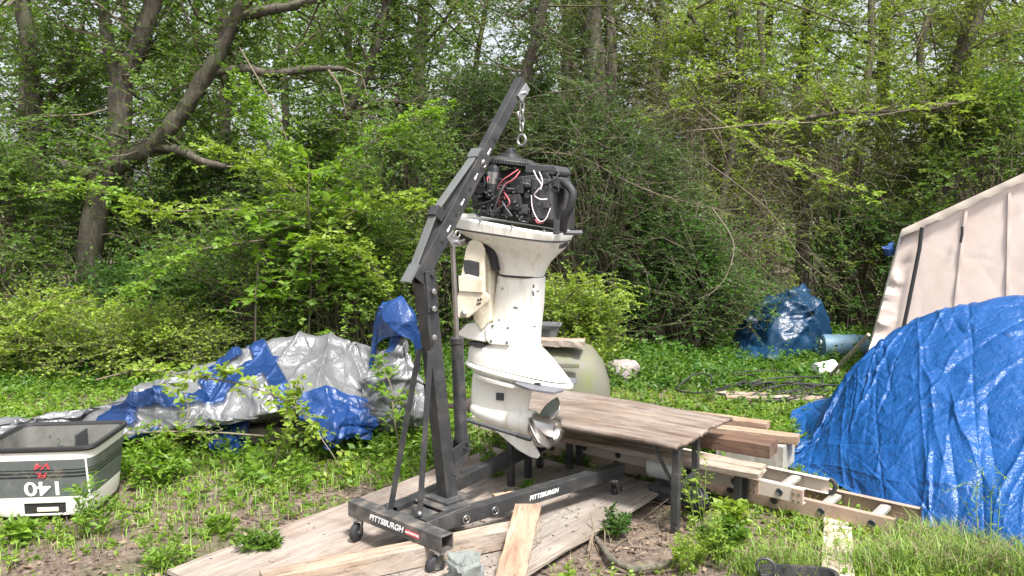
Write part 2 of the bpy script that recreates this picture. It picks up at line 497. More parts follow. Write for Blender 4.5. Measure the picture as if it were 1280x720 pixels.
def ground_mat():
    m, nt, p = material('soil')
    v = coords(nt)
    n1 = noise_node(nt, v, 1.1, 6, 0.6); n2 = noise_node(nt, v, 26, 5, 0.7); n3 = noise_node(nt, v, 5, 5, 0.6)
    r = ramp(nt, [(0.34, (0.05, 0.034, 0.026)), (0.5, (0.115, 0.084, 0.066)), (0.66, (0.21, 0.163, 0.132))]); nt.links.new(n2, r.inputs[0])
    r3 = ramp(nt, [(0.45, 0), (0.7, 0.5)]); nt.links.new(n3, r3.inputs[0])
    c = mix(nt, r3.outputs[0], r.outputs[0], (0.15, 0.115, 0.088))
    r1 = ramp(nt, [(0.5, 0), (0.62, 0.65)]); nt.links.new(n1, r1.inputs[0])
    c = mix(nt, r1.outputs[0], c, (0.075, 0.085, 0.035))
    nt.links.new(c, p.inputs['Base Color']); p.inputs['Roughness'].default_value = 0.95
    h = nd(nt, 'ShaderNodeMath', operation='ADD'); nt.links.new(n2, h.inputs[0]); nt.links.new(n3, h.inputs[1])
    bump(nt, p, h.outputs[0], 0.8, 0.02)
    return m
def ground_z(x, y):
    far = np.clip((np.asarray(y, float) - 5.5) / 6, 0, 1)
    return (0.008 * fbm(np.asarray(x) * 2.5, np.asarray(y) * 2.5, 3, 3) - 0.012) * 1.0 + far * 0.10 * fbm(np.asarray(x) * 0.4, np.asarray(y) * 0.4, 6, 2)
ax_ = np.concatenate([[-400, -150, -60, -30, -18], np.arange(-12, 12.01, 0.10), [18, 30, 60, 150, 400]])
ay_ = np.concatenate([[-60, -20, -5, 0.5], np.arange(1.6, 14.01, 0.10), [17, 22, 30, 60, 150, 500]])
GX, GY = np.meshgrid(ax_, ay_, indexing='ij')
GZ = ground_z(GX, GY)
idx = np.arange(GX.size).reshape(GX.shape)
gf = np.stack([idx[:-1, :-1], idx[1:, :-1], idx[1:, 1:], idx[:-1, 1:]], -1).reshape(-1, 4)
g = link('ground', np_mesh('ground', np.stack([GX, GY, GZ], -1).reshape(-1, 3), gf, True), ground_mat())
tag(g, 'bare brown soil of the clearing with patches of weeds', 'ground', kind='structure')

# ------------------------------------------------------------------ foliage building blocks (numpy)
class Leaves:
    def __init__(s): s.v, s.f, s.n = [], [], 0
    def add(s, P, A_, N_, L, W, fold=0.12, curl=0.1):
        """rhombic leaf blades folded on the midrib. P base, A_ direction, N_ normal (n,3); L, W (n,)"""
        A_ = A_ / (np.linalg.norm(A_, axis=1, keepdims=True) + 1e-9)
        N_ = N_ - A_ * (N_ * A_).sum(1, keepdims=True)
        N_ = N_ / (np.linalg.norm(N_, axis=1, keepdims=True) + 1e-9)
        B = np.cross(N_, A_)
        L = L[:, None]; W = W[:, None]
        b = P
        l = P + A_ * L * 0.45 + B * W * 0.5 + N_ * W * fold
        r = P + A_ * L * 0.45 - B * W * 0.5 + N_ * W * fold
        t = P + A_ * L - N_ * L * curl
        n = len(P)
        s.v.append(np.stack([b, r, t, l], 1).reshape(-1, 3))
        i = s.n + 4 * np.arange(n)[:, None]
        s.f.append(np.concatenate([i + np.array([0, 1, 2]), i + np.array([0, 2, 3])], 1).reshape(-1, 3))
        s.n += 4 * n
    def mesh(s, name):
        return np_mesh(name, np.concatenate(s.v), np.concatenate(s.f))
class Twigs:
    def __init__(s): s.v, s.f, s.n = [], [], 0
    def add(s, P, r0, r1):
        """P: (n, m, 3) polylines -> three-sided tapering tubes"""
        n, m, _ = P.shape
        T = np.gradient(P, axis=1); T /= np.linalg.norm(T, axis=2, keepdims=True) + 1e-9
        up = np.where(np.abs(T[..., 2:3]) > 0.9, np.array([1.0, 0, 0]), np.array([0, 0, 1.0]))
        X = np.cross(T, up); X /= np.linalg.norm(X, axis=2, keepdims=True) + 1e-9
        Y = np.cross(T, X)
        r0 = np.broadcast_to(np.asarray(r0, float).reshape(-1, 1, 1), (n, 1, 1)); r1 = np.broadcast_to(np.asarray(r1, float).reshape(-1, 1, 1), (n, 1, 1))
        rad = r0 + (r1 - r0) * np.linspace(0, 1, m)[None, :, None]
        V = np.stack([P + (X * math.cos(a) + Y * math.sin(a)) * rad for a in (0, 2.094, 4.189)], 2)   # n,m,3,3
        base = s.n + (np.arange(n) * m * 3)[:, None, None] + (np.arange(m - 1) * 3)[None, :, None]
        k = np.arange(3)[None, None, :]; k2 = (k + 1) % 3
        F = np.stack([base + k, base + k2, base + 3 + k2, base + 3 + k], -1).reshape(-1, 4)
        s.v.append(V.reshape(-1, 3)); s.f.append(F); s.n += n * m * 3
    def mesh(s, name):
        return np_mesh(name, np.concatenate(s.v), np.concatenate(s.f), True)
def unit(v): return v / (np.linalg.norm(v, axis=-1, keepdims=True) + 1e-9)
def sprays(lv, tw, rg, P, D, L, nleaf, ll, lw, droop=0.15, flat_=0.7, tr=0.004, side=0.85, m=4):
    """leafy shoots: P start, D direction, L length; leaves set alternately left and right along each"""
    n = len(P); D = unit(D)
    L = np.broadcast_to(np.asarray(L, float), (n,))
    t = np.linspace(0, 1, m)[None, :, None]
    bend = unit(rg.normal(size=(n, 3))) * 0.12
    line = lambda tt: P[:, None, :] + (D[:, None, :] * tt + bend[:, None, :] * tt ** 2 + np.array([0, 0, -1.0]) * droop * tt ** 2) * L[:, None, None]
    if tw is not None: tw.add(line(t), tr, tr * 0.35)
    k = nleaf
    tl_ = np.linspace(0.12, 1.0, k)[None, :, None] + rg.uniform(-0.4, 0.4, (n, k, 1)) / k
    Q = line(tl_)
    S = np.cross(D, np.array([0, 0, 1.0])); S = np.where(np.linalg.norm(S, axis=1, keepdims=True) < 0.2, np.array([1.0, 0, 0]), S); S = unit(S)
    sg = np.where((np.arange(k) % 2) == 0, 1.0, -1.0)[None, :, None]
    A_ = D[:, None, :] * 0.55 + S[:, None, :] * sg * side + rg.normal(0, 0.32, (n, k, 3))
    N_ = np.array([0, 0, 1.0]) * flat_ + rg.normal(0, 1 - 0.6 * flat_, (n, k, 3))
    sz = rg.uniform(0.65, 1.25, (n, k)) * (1 - 0.35 * np.linspace(0, 1, k)[None, :] ** 3)
    lv.add(Q.reshape(-1, 3), A_.reshape(-1, 3), N_.reshape(-1, 3), (ll * sz).ravel(), (lw * sz).ravel())
def clumps(lv, tw, rg, C, rad, ntw, tl_, nleaf, ll, lw, outw=None, **kw):
    """each clump: shoots leaving a knot of twigs, mostly outwards and up"""
    n = len(C)
    rad = np.broadcast_to(np.asarray(rad, float), (n,))
    P = np.repeat(C, ntw, 0) + unit(rg.normal(size=(n * ntw, 3))) * (np.repeat(rad, ntw) * rg.uniform(0.1, 1, n * ntw) ** 0.6)[:, None]
    D = unit(rg.normal(size=(n * ntw, 3)) * np.array([1, 1, 0.6]) + np.array([0, 0, 0.25]))
    if outw is not None: D = unit(D + np.repeat(outw, ntw, 0) * 0.8)
    sprays(lv, tw, rg, P, D, tl_ * rg.uniform(0.6, 1.25, n * ntw), nleaf, ll, lw, **kw)

LM = {
    'bright': leafmat('leaf_bright', [(0.065, 0.125, 0.016), (0.125, 0.20, 0.026), (0.20, 0.28, 0.045)]),
    'mid': leafmat('leaf_mid', [(0.042, 0.085, 0.015), (0.082, 0.140, 0.023), (0.135, 0.205, 0.038)]),
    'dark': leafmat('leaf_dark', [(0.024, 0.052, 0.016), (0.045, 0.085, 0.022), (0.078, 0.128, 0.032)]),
    'olive': leafmat('leaf_olive', [(0.080, 0.105, 0.024), (0.140, 0.172, 0.040), (0.205, 0.235, 0.062)]),
    'yellow': leafmat('leaf_yellow', [(0.105, 0.155, 0.022), (0.18, 0.235, 0.036), (0.255, 0.30, 0.060)]),
    'deep': leafmat('leaf_deep', [(0.032, 0.080, 0.017), (0.058, 0.125, 0.024), (0.095, 0.175, 0.034)]),
    'grass': leafmat('leaf_grass', [(0.075, 0.135, 0.022), (0.14, 0.21, 0.036), (0.22, 0.29, 0.065)], 0.5, 0.3, 0.45),
    'litter': leafmat('leaf_litter', [(0.065, 0.042, 0.027), (0.13, 0.09, 0.063), (0.23, 0.17, 0.125)], 0.85, 0.1, 0.2),
    'straw': leafmat('leaf_straw', [(0.14, 0.105, 0.065), (0.21, 0.165, 0.105), (0.30, 0.24, 0.16)], 0.8, 0.15, 0.2),
}

# ------------------------------------------------------------------ trunks traced from the photograph, crowns grown from their limbs
def smooth_path(pts, rad, k=5):
    P = np.array([tuple(p) for p in pts]); n = len(P)
    t = np.linspace(0, n - 1, (n - 1) * k + 1)
    return cubic0(P, t), np.interp(t, np.arange(n), rad)
def cubic0(P, t):
    n = len(P); i = np.clip(np.floor(t).astype(int), 0, n - 2); f = (t - i)[:, None]
    p0, p1, p2, p3 = P[np.maximum(i - 1, 0)], P[i], P[i + 1], P[np.minimum(i + 2, n - 1)]
    return 0.5 * (2 * p1 + (p2 - p0) * f + (2 * p0 - 5 * p1 + 4 * p2 - p3) * f ** 2 + (3 * p1 - p0 - 3 * p2 + p3) * f ** 3)
def bark_tube(mb, path, rad, rg, n=10):
    """rough round limb"""
    b = len(mb.v)
    mb.tube(path, rad, n, cap=False)
    V = np.array(mb.v[b:]); 
    j = 1 + 0.10 * rg.normal(size=len(V))
    C = np.repeat(np.asarray(path), n, 0)
    V = C + (V - C) * j[:, None]
    mb.v[b:] = [tuple(p) for p in V]
def traced_tree(name, label, Y, limbs, leaf, seed, ncl=60, ll=0.055, lw=0.03, ntw=16, tl_=0.42, nleaf=12, mat='bark', zmin=1.0, group=None, spread=0.55, up_crown=0):
    """limbs: list of lists of (px, py, half width px[, Y offset])"""
    rg_ = np.random.default_rng(seed)
    base = at(limbs[0][0][0], limbs[0][0][1], Y)
    root = thing(name, label, 'tree', (base.x, base.y, 0), 0, group)
    o = Vector((base.x, base.y, 0))
    mb = MB(); pool = []
    for li, lb in enumerate(limbs):
        pts, rad = [], []
        for q in lb:
            yy = Y + (q[3] if len(q) > 3 else 0.0)
            p = at(q[0], q[1], yy) - o
            pts.append(p); rad.append(q[2] * yy / FPX)
        if li == 0: pts.insert(0, Vector((pts[0].x, pts[0].y, -0.1))); rad.insert(0, rad[0] * 1.25)
        path, rr = smooth_path(pts, rad)
        bark_tube(mb, path, rr, rg_)
        pool.append(path)
    mb.build('trunk', M[mat], root, smooth=70)
    allp = np.concatenate(pool)
    allp = allp[allp[:, 2] > zmin]
    lv, tw = Leaves(), Twigs()
    C = allp[rg_.integers(0, len(allp), ncl)]
    off = unit(rg_.normal(size=(ncl, 3)) * np.array([1, 1, 0.7]) + np.array([0, 0.75, 0.1])) * rg_.uniform(0.15, spread * 1.8, ncl)[:, None]
    E = C + off
    mid_ = (C + E) / 2 + rg_.normal(0, 0.06, (ncl, 3))
    tw.add(np.stack([C, mid_, E], 1), 0.016, 0.006)
    if up_crown:
        top = allp[allp[:, 2].argmax()]
        E2 = top + rg_.normal(size=(up_crown, 3)) * np.array([1.3, 1.3, 0.9]) + np.array([0, 0, 0.7])
        tw.add(np.stack([np.repeat(top[None], up_crown, 0), (E2 + top) / 2 + rg_.normal(0, .1, (up_crown, 3)), E2], 1), 0.02, 0.006)
        E = np.concatenate([E, E2])
    clumps(lv, tw, rg_, E, 0.28, ntw, tl_, nleaf, ll, lw, tr=0.0035)
    link('crown', lv.mesh('crown'), LM[leaf], root)
    link('twigs', tw.mesh('twigs'), M['twig'], root)
    return root
traced_tree('leaning_tree', 'big leaning tree with twisting grey limbs at upper left', 9.0,
    [[(118, 420, 16), (112, 330, 15), (122, 250, 15), (140, 205, 14), (150, 150, 15), (152, 105, 13), (172, 60, 11), (192, 0, 10), (205, -60, 8)],
     [(150, 110, 9), (137, 60, 8), (128, 0, 7), (120, -60, 6)],
     [(105, 225, 10), (135, 212, 12), (165, 196, 11), (200, 172, 11), (228, 140, 10), (250, 105, 10), (272, 68, 9), (290, 30, 9), (312, -10, 8), (335, -60, 6)],
     [(150, 190, 7), (190, 184, 7), (225, 188, 6), (252, 202, 5), (283, 208, 4)],
     [(262, 92, 5, .05), (300, 86, 5, .0), (345, 92, 5, -.1), (390, 86, 4, -.2), (432, 86, 2.5, -.3)],
     [(300, 20, 6), (340, 12, 6, -.1), (380, 4, 5, -.2), (430, -12, 4, -.3)]], 'mid', 101, ncl=105, up_crown=30, ll=0.06, lw=0.032)
traced_tree('vine_tree', 'vine-covered tree trunk at the far left edge', 9.6,
    [[(42, 430, 10), (40, 330, 10), (48, 220, 10), (42, 130, 10), (36, 60, 9), (26, -20, 8)], [(44, 150, 5), (70, 110, 4), (95, 60, 3), (110, 0, 2)]], 'mid', 102, ncl=75, up_crown=25)
traced_tree('slanting_tree', 'slim dark tree slanting up right behind the bright bushes', 10.0,
    [[(345, 420, 7), (352, 300, 7), (372, 230, 7), (405, 180, 6), (440, 130, 6), (462, 80, 6), (478, 30, 5), (492, -40, 5)], [(425, 150, 3), (470, 128, 3), (510, 130, 2)]], 'mid', 103, ncl=60, up_crown=25)
traced_tree('dark_tree', 'dark slim tree trunk rising directly behind the boom tip', 9.2,
    [[(632, 430, 8), (636, 300, 8), (640, 220, 8), (646, 140, 7), (660, 80, 6), (672, 40, 6), (690, -40, 5)], [(644, 210, 4), (680, 192, 3), (720, 180, 2), (770, 190, 1.5)]], 'dark', 104, ncl=60, ll=0.045, lw=0.024, up_crown=25)
traced_tree('thick_tree', 'thick grey trunk wrapped in twigs right of the boom tip', 10.5,
    [[(765, 430, 15), (762, 300, 15), (755, 200, 15), (748, 120, 14), (741, 50, 13), (734, -40, 12)], [(758, 180, 7), (764, 100, 7), (762, 20, 6), (758, -40, 5)]], 'olive', 105, ncl=70, ll=0.045, lw=0.024, mat='bark_pale', up_crown=25)
traced_tree('slim_tree', 'slim pale trunk standing right of the thick grey trunk', 11.0,
    [[(800, 430, 8), (806, 300, 8), (812, 180, 8), (816, 110, 7), (824, 50, 7), (834, -30, 6)]], 'olive', 106, ncl=60, ll=0.05, lw=0.026, mat='bark_pale', up_crown=25)
traced_tree('knotty_tree', 'dark knotty trunk leaning above the canvas shelter', 10.0,
    [[(1140, 430, 10), (1150, 330, 10), (1168, 262, 10), (1200, 212, 10), (1238, 182, 9), (1268, 130, 8), (1300, 80, 8), (1330, 0, 7)],
     [(1170, 255, 5), (1182, 160, 5), (1196, 80, 6), (1210, 45, 10), (1220, 25, 8), (1232, -10, 5)], [(1150, 300, 4), (1155, 150, 4), (1150, 60, 4), (1170, 0, 4)]], 'olive', 107, ncl=95, ll=0.06, lw=0.03, up_crown=25)
traced_tree('drooping_tree', 'thin dark tree with long arching branch at upper right', 9.5,
    [[(885, 430, 6), (895, 300, 6), (915, 180, 5), (925, 80, 5), (920, -20, 5)], [(860, 15, 2.5), (885, 50, 3), (915, 90, 3), (945, 104, 2.5), (965, 112, 1.5)], [(905, 160, 3), (980, 152, 3), (1060, 140, 2.5), (1150, 138, 2), (1215, 125, 1)]], 'yellow', 108, ncl=85, ll=0.055, lw=0.028, up_crown=22, spread=0.45)

# trees deeper in the wood, several individuals of a few kinds
def wood_tree(seed, H, r0, leaf, ncl, ll, lw):
    rg_ = np.random.default_rng(seed)
    root = thing('wood_tree', 'x', 'tree')
    mb = MB()
    zs = np.linspace(-0.1, H, 9)
    path = np.stack([np.cumsum(rg_.normal(0, 0.10, 9)), np.cumsum(rg_.normal(0, 0.10, 9)), zs], 1); path[0, :2] = path[1, :2]
    rad = np.linspace(r0, r0 * 0.3, 9)
    pf = cubic0(path, np.linspace(0, 8, 33)); bark_tube(mb, pf, np.interp(np.linspace(0, 8, 33), np.arange(9), rad), rg_)
    lv, tw = Leaves(), Twigs()
    E = []
    for k in range(22):
        z = rg_.uniform(0.9, H * 0.95)
        b = np.array([np.interp(z, zs, path[:, 0]), np.interp(z, zs, path[:, 1]), z])
        a = rg_.uniform(0, 2 * math.pi); L = rg_.uniform(0.9, 2.2) * (1.1 - 0.5 * z / H)
        d = np.array([math.cos(a), math.sin(a), rg_.uniform(0.0, 0.7)])
        q = np.stack([b, b + d * L * 0.5 + rg_.normal(0, .08, 3), b + d * L + np.array([0, 0, rg_.uniform(-.1, .4)])])
        qq = cubic0(q, np.linspace(0, 2, 9)); bark_tube(mb, qq, np.linspace(r0 * 0.28, 0.008, 9), rg_, 6)
        for j in range(ncl // 22):
            E.append(qq[rg_.integers(3, 9)] + rg_.normal(0, 0.28, 3))
    mb.build('trunk', M['bark'], root, smooth=70)
    clumps(lv, tw, rg_, np.array(E), 0.34, 12, 0.5, 9, ll, lw, tr=0.004)
    link('crown', lv.mesh('crown'), LM[leaf], root)
    link('twigs', tw.mesh('twigs'), M['twig'], root)
    return root
kinds = [wood_tree(201, 9.5, 0.12, 'bright', 66, 0.085, 0.05), wood_tree(202, 8.5, 0.09, 'mid', 66, 0.08, 0.045),
         wood_tree(203, 10.0, 0.14, 'olive', 66, 0.08, 0.042), wood_tree(204, 8.0, 0.08, 'yellow', 88, 0.075, 0.042)]
kind_words = ['fresh green leafy tree standing deeper in the woods', 'mid green slender tree standing deeper in the woods', 'olive twiggy tree standing deeper in the woods', 'yellowish young tree standing deeper in the woods']
spots = [(-40, 12.5, 1), (60, 14, 0), (150, 13, 1), (215, 15.5, 0), (300, 13.2, 0), (370, 15, 1), (440, 13, 1), (520, 14.5, 1), (560, 12.4, 2), (610, 16, 1), (690, 13.2, 2), (720, 15.8, 0), (790, 13.5, 2), (860, 15, 3), (905, 12.6, 3), (960, 14.2, 0), (1010, 16.5, 2), (1060, 12.8, 3), (1110, 15, 2),
         (1180, 13.2, 0), (1240, 15, 3), (1310, 12.8, 1), (260, 18, 0), (660, 19, 1), (1000, 19, 0), (1290, 18, 0), (-110, 15, 1), (1400, 15, 2)]
rg = np.random.default_rng(77)
used = set()
for px, Y, k in spots:
    src = kinds[k]
    r_ = src if k not in used else copy_tree(src)
    used.add(k)
    r_.location = (at(px, 300, Y).x, Y, float(ground_z(0, Y)))
    r_.rotation_euler = (0, 0, rg.uniform(0, 6.28))
    s_ = rg.uniform(0.9, 1.15); r_.scale = (s_, s_, s_)
    look = ('fresh green', 'mid green slender', 'olive twiggy', 'yellowish young')[k]
    row = 'nearest row of' if Y < 13.6 else ('middle row of' if Y < 16.6 else 'rearmost')
    spot = [w for lim, w in ((30, 'left of the vine-covered trunk'), (110, 'between vine-covered trunk and leaning tree'), (190, 'behind the leaning tree fork'), (290, 'behind the leaning tree limb'), (400, 'left of the slanting tree'),
            (500, 'behind the slanting tree top'), (575, 'left of the boom tip'), (650, 'behind the boom tip'), (705, 'right of the boom tip'), (770, 'behind the thick grey trunk'), (850, 'behind the slim pale trunk'), (930, 'behind the arching branch'),
            (990, 'right of the arching branch'), (1085, 'above the brown twig tangle'), (1150, 'left above the canvas shelter'), (1260, 'above the canvas shelter roof'), (9999, 'at the far right edge')) if px < lim][0]
    tag(r_, f'{look} tree in the {row} woods, {spot}', 'tree', 'trees deeper in the woods')

# far wood that reads as one mass
rg = np.random.default_rng(88)
lv = Leaves()
n = 2200
Yf = rg.uniform(21, 30, n); xf = (rg.uniform(-180, 1460, n) - 640) / FPX * Yf; zf = 0.2 + 6.8 * rg.uniform(0, 1, n) ** 1.9
keep = (fbm(xf * 0.45, zf * 0.6, 19, 3) > -0.35) | (zf < 2.6)
Cc = np.stack([xf, Yf, zf], 1)[keep]
clumps(lv, None, rg, Cc, 0.5, 6, 0.7, 7, 0.17, 0.11)
tag(link('distant_wood', lv.mesh('distant_wood'), LM['mid']), 'distant mass of green woodland behind all the trees', 'woodland', kind='stuff')

# ------------------------------------------------------------------ shrubs along the wood's edge
def shrub(name, label, px, py, Y, rx, ry, H, leaf, seed, ncl=70, ntw=16, ll=0.05, lw=0.027, tl_=0.38, nleaf=12, zlow=0.15, stems=14, group='shrubs along the edge of the woods', twig='twig', extra=0, dens_up=0.6, leafy=True, lean=(0, 0)):
    rg_ = np.random.default_rng(seed)
    x0 = at(px, py, Y).x
    root = thing(name, label, 'shrub', (x0, Y, float(ground_z(x0, Y))), 0, group)
    u = rg_.uniform(0, 1, ncl); a = rg_.uniform(0, 2 * math.pi, ncl)
    z = zlow + (H - zlow) * u ** dens_up
    t = (z - zlow) / (H - zlow)
    rr = np.sqrt(np.clip(1 - (2 * t * 0.75 - 0.45) ** 2, 0.05, 1)) * rg_.uniform(0.45, 1.05, ncl)
    lump_ = 1 + 0.6 * vnoise(np.cos(a) * 1.5 + seed, np.sin(a) * 1.5 + z * 1.2, 0, seed)
    C = np.stack([np.cos(a) * rx * rr * lump_ + lean[0] * t, np.sin(a) * ry * rr * lump_ + lean[1] * t, z], 1)
    out = unit(np.stack([np.cos(a), np.sin(a), 0.3 + 0 * a], 1))
    lv, tw = Leaves(), Twigs()
    b = np.stack([rg_.normal(0, rx * 0.16, ncl), rg_.normal(0, ry * 0.16, ncl), np.zeros(ncl)], 1)
    m1 = b * 0.5 + C * 0.5 + np.array([0, 0, 0.12]) + rg_.normal(0, 0.06, (ncl, 3)); m1[:, :2] = b[:, :2] * .6 + C[:, :2] * .4
    tw.add(np.stack([b, (b + m1) / 2 + rg_.normal(0, .03, (ncl, 3)), m1, (m1 + C) / 2 + rg_.normal(0, .04, (ncl, 3)), C], 1), 0.013, 0.005)
    if leafy: clumps(lv, tw, rg_, C, 0.22, ntw, tl_, nleaf, ll, lw, outw=out, tr=0.003)
    if extra:   # bare arching twigs
        i = rg_.integers(0, ncl, extra)
        d = unit(out[i] * 0.7 + rg_.normal(0, 0.7, (extra, 3)))
        L = rg_.uniform(0.35, 0.95, extra)[:, None]
        s0 = C[i] + rg_.normal(0, 0.15, (extra, 3))
        P = np.stack([s0, s0 + d * L * 0.33 + rg_.normal(0, .03, (extra, 3)), s0 + d * L * 0.66 + np.array([0, 0, -.08]) * L + rg_.normal(0, .05, (extra, 3)), s0 + d * L + np.array([0, 0, -.28]) * L], 1)
        tw.add(P, rg_.uniform(0.002, 0.0042, extra), 0.0012)
    if lv.n: link('crown', lv.mesh('crown'), LM[leaf], root)
    link('stems', tw.mesh('stems'), M[twig], root)
    return root
S_ = shrub
S_('edge_shrub', 'tall mid green shrub at the left edge below the vine-covered trunk', 0, 430, 8.4, 0.7, 0.7, 2.1, 'mid', 301, 80)
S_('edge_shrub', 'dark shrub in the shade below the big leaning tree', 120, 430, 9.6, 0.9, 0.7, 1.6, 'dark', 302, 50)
S_('edge_shrub', 'low deep green bush right of the leaning tree foot', 220, 430, 8.6, 0.8, 0.6, 0.9, 'deep', 303, 70, ll=0.06, lw=0.034)
S_('edge_shrub', 'bright green shrub with layered sprays left of the tarp heap stake', 330, 430, 8.1, 0.85, 0.6, 1.55, 'mid', 304, 75, ll=0.052, lw=0.027)
S_('edge_shrub', 'bright bushy shrub behind the silver tarp', 440, 430, 7.9, 0.85, 0.6, 1.45, 'bright', 305, 85, ll=0.048, lw=0.026)
S_('edge_shrub', 'olive green shrub left of the hoist mast', 515, 430, 8.3, 0.8, 0.6, 2.3, 'mid', 306, 95, ll=0.045, lw=0.024)
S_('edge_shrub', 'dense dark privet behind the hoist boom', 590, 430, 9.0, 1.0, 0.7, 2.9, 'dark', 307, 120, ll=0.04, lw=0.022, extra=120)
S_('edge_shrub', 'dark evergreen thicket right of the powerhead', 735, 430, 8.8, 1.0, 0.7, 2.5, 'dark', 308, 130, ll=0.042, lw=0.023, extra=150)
S_('edge_shrub', 'dark shrub mound behind the bright fern-like spray', 820, 430, 8.9, 0.9, 0.6, 1.6, 'deep', 309, 95, ll=0.042, lw=0.023, extra=120)
S_('edge_shrub', 'bright yellow-green shrub spray just behind the motor', 715, 430, 7.3, 0.40, 0.32, 0.72, 'yellow', 310, 40, ll=0.045, lw=0.024, tl_=0.3)
S_('twiggy_shrub', 'brown tangle of bare twigs above the dark blue bundle', 925, 430, 10.3, 1.2, 0.6, 3.0, 'olive', 311, 100, ntw=9, ll=0.035, lw=0.018, extra=1100, twig='twig_pale', nleaf=8)
S_('twiggy_shrub', 'bare olive twig tangle left of the brown twig tangle', 850, 430, 9.3, 0.9, 0.6, 2.9, 'olive', 312, 80, ntw=9, ll=0.035, lw=0.018, extra=700, twig='twig_pale', nleaf=8)
S_('twiggy_shrub', 'leafy olive shrub with long twigs left of the canvas shelter', 1045, 430, 10.2, 1.1, 0.6, 3.0, 'olive', 313, 100, ntw=12, ll=0.045, lw=0.024, extra=500, twig='twig_pale')
S_('edge_shrub', 'deep green bush between the dark blue bundle and shelter', 1075, 430, 9.9, 0.7, 0.4, 1.5, 'deep', 314, 75, ll=0.045, lw=0.025, extra=100)
S_('edge_shrub', 'green shrub rising behind the canvas shelter roof', 1220, 430, 10.0, 1.4, 0.8, 3.0, 'mid', 315, 120, ll=0.055, lw=0.03)
S_('edge_shrub', 'low green bush left of the dark blue bundle', 855, 430, 8.7, 0.6, 0.4, 0.95, 'deep', 316, 80, ll=0.04, lw=0.022)
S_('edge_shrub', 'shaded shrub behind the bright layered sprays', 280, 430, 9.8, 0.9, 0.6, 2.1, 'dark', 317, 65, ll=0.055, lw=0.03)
S_('edge_shrub', 'shaded shrub behind the bright bushy shrub', 410, 430, 9.8, 0.9, 0.6, 2.5, 'mid', 318, 80, ll=0.055, lw=0.03)
S_('edge_shrub', 'dark shrub deep behind the motor and boom', 660, 430, 10.0, 1.1, 0.7, 3.0, 'dark', 319, 100, ll=0.05, lw=0.027, extra=80)
S_('edge_shrub', 'low bright bush in front of the leaning tree foot', 60, 430, 7.6, 0.8, 0.5, 0.5, 'yellow', 320, 60, ll=0.045, lw=0.026)
S_('edge_shrub', 'low green bush in front of the deep green bush', 180, 430, 7.3, 0.8, 0.5, 0.42, 'yellow', 321, 55, ll=0.042, lw=0.024)

# long leafy boughs reaching out of the edge into the light
def bough(name, label, pts, leaf, seed, ll=0.055, lw=0.03, ntw=70, tl_=0.32, nleaf=12, r=0.010, group='leafy boughs reaching out of the woods', droop=0.1, twig='twig', spread=0.05, cat='branch'):
    rg_ = np.random.default_rng(seed)
    P = [at(*p) for p in pts]
    o = Vector((P[0].x, P[0].y, P[0].z))
    root = thing(name, label, cat, o, 0, group)
    path, rr = smooth_path([p - o for p in P], np.linspace(r, r * 0.3, len(P)))
    mb = MB(); mb.tube(path, rr, 6); mb.build('stem', M[twig], root, smooth=70)
    lv, tw = Leaves(), Twigs()
    n_ = len(path)
    i = rg_.integers(n_ // 5, n_, ntw)
    T = unit(np.gradient(path, axis=0))[i]
    S = unit(np.cross(T, np.array([0, 0, 1.0])))
    sg = np.where(np.arange(ntw) % 2 == 0, 1.0, -1.0)[:, None]
    D = unit(T * 0.8 + S * sg * 0.8 + rg_.normal(0, .25, (ntw, 3)) + np.array([0, 0, 0.12]))
    sprays(lv, tw, rg_, path[i] + rg_.normal(0, spread, (ntw, 3)), D, tl_ * rg_.uniform(.5, 1.2, ntw) * (1.1 - 0.6 * (i / n_)), nleaf, ll, lw, droop=droop, flat_=0.85, tr=0.0022)
    link('leaves', lv.mesh('leaves'), LM[leaf], root)
    link('twigs', tw.mesh('twigs'), M[twig], root)
    return root
bough('leafy_bough', 'flat bright leafy bough pointing left in front of the leaning tree', [(440, 300, 7.8), (370, 268, 7.5), (290, 262, 7.2), (215, 264, 7.0), (165, 262, 6.9)], 'yellow', 401, ntw=90)
bough('leafy_bough', 'slender leafy bough rising right towards the boom', [(330, 330, 7.8), (400, 240, 7.5), (430, 200, 7.3), (490, 165, 7.1), (545, 135, 7.0)], 'bright', 402, ntw=80)
bough('leafy_bough', 'upright leafy bough left of the slanting tree', [(380, 330, 8.0), (365, 240, 7.8), (330, 170, 7.6), (300, 110, 7.5)], 'bright', 403, ntw=90)
bough('leafy_bough', 'short bright bough over the weeds at far left', [(20, 440, 7.2), (45, 395, 7.0), (80, 380, 6.8), (118, 378, 6.7)], 'yellow', 404, ntw=40, tl_=0.2)
bough('leafy_bough', 'low leafy bough left of the leaning tree trunk', [(10, 250, 8.4), (60, 238, 8.1), (110, 235, 7.9), (150, 246, 7.8)], 'bright', 405, ntw=60)
bough('leafy_bough', 'leafy branch tips hanging before the brown twig tangle', [(860, 120, 9.2), (940, 180, 8.8), (1010, 215, 8.5), (1085, 240, 8.3)], 'yellow', 406, ntw=34, tl_=0.26, twig='twig_pale', ll=0.06, lw=0.032)
bough('leafy_bough', 'long level twig with sparse yellow leaves at upper right', [(850, 165, 9.0), (960, 155, 8.6), (1060, 150, 8.4), (1200, 125, 8.2)], 'yellow', 407, ntw=44, tl_=0.25, twig='twig_pale', ll=0.055, lw=0.028)
bough('bare_branch', 'bare branch sweeping down right beside the powerhead', [(650, 190, 8.6), (720, 195, 8.3), (780, 225, 8.0), (830, 245, 7.9), (900, 262, 7.8)], 'olive', 408, ntw=40, tl_=0.7, nleaf=4, twig='twig', ll=0.03, lw=0.015, r=0.009)
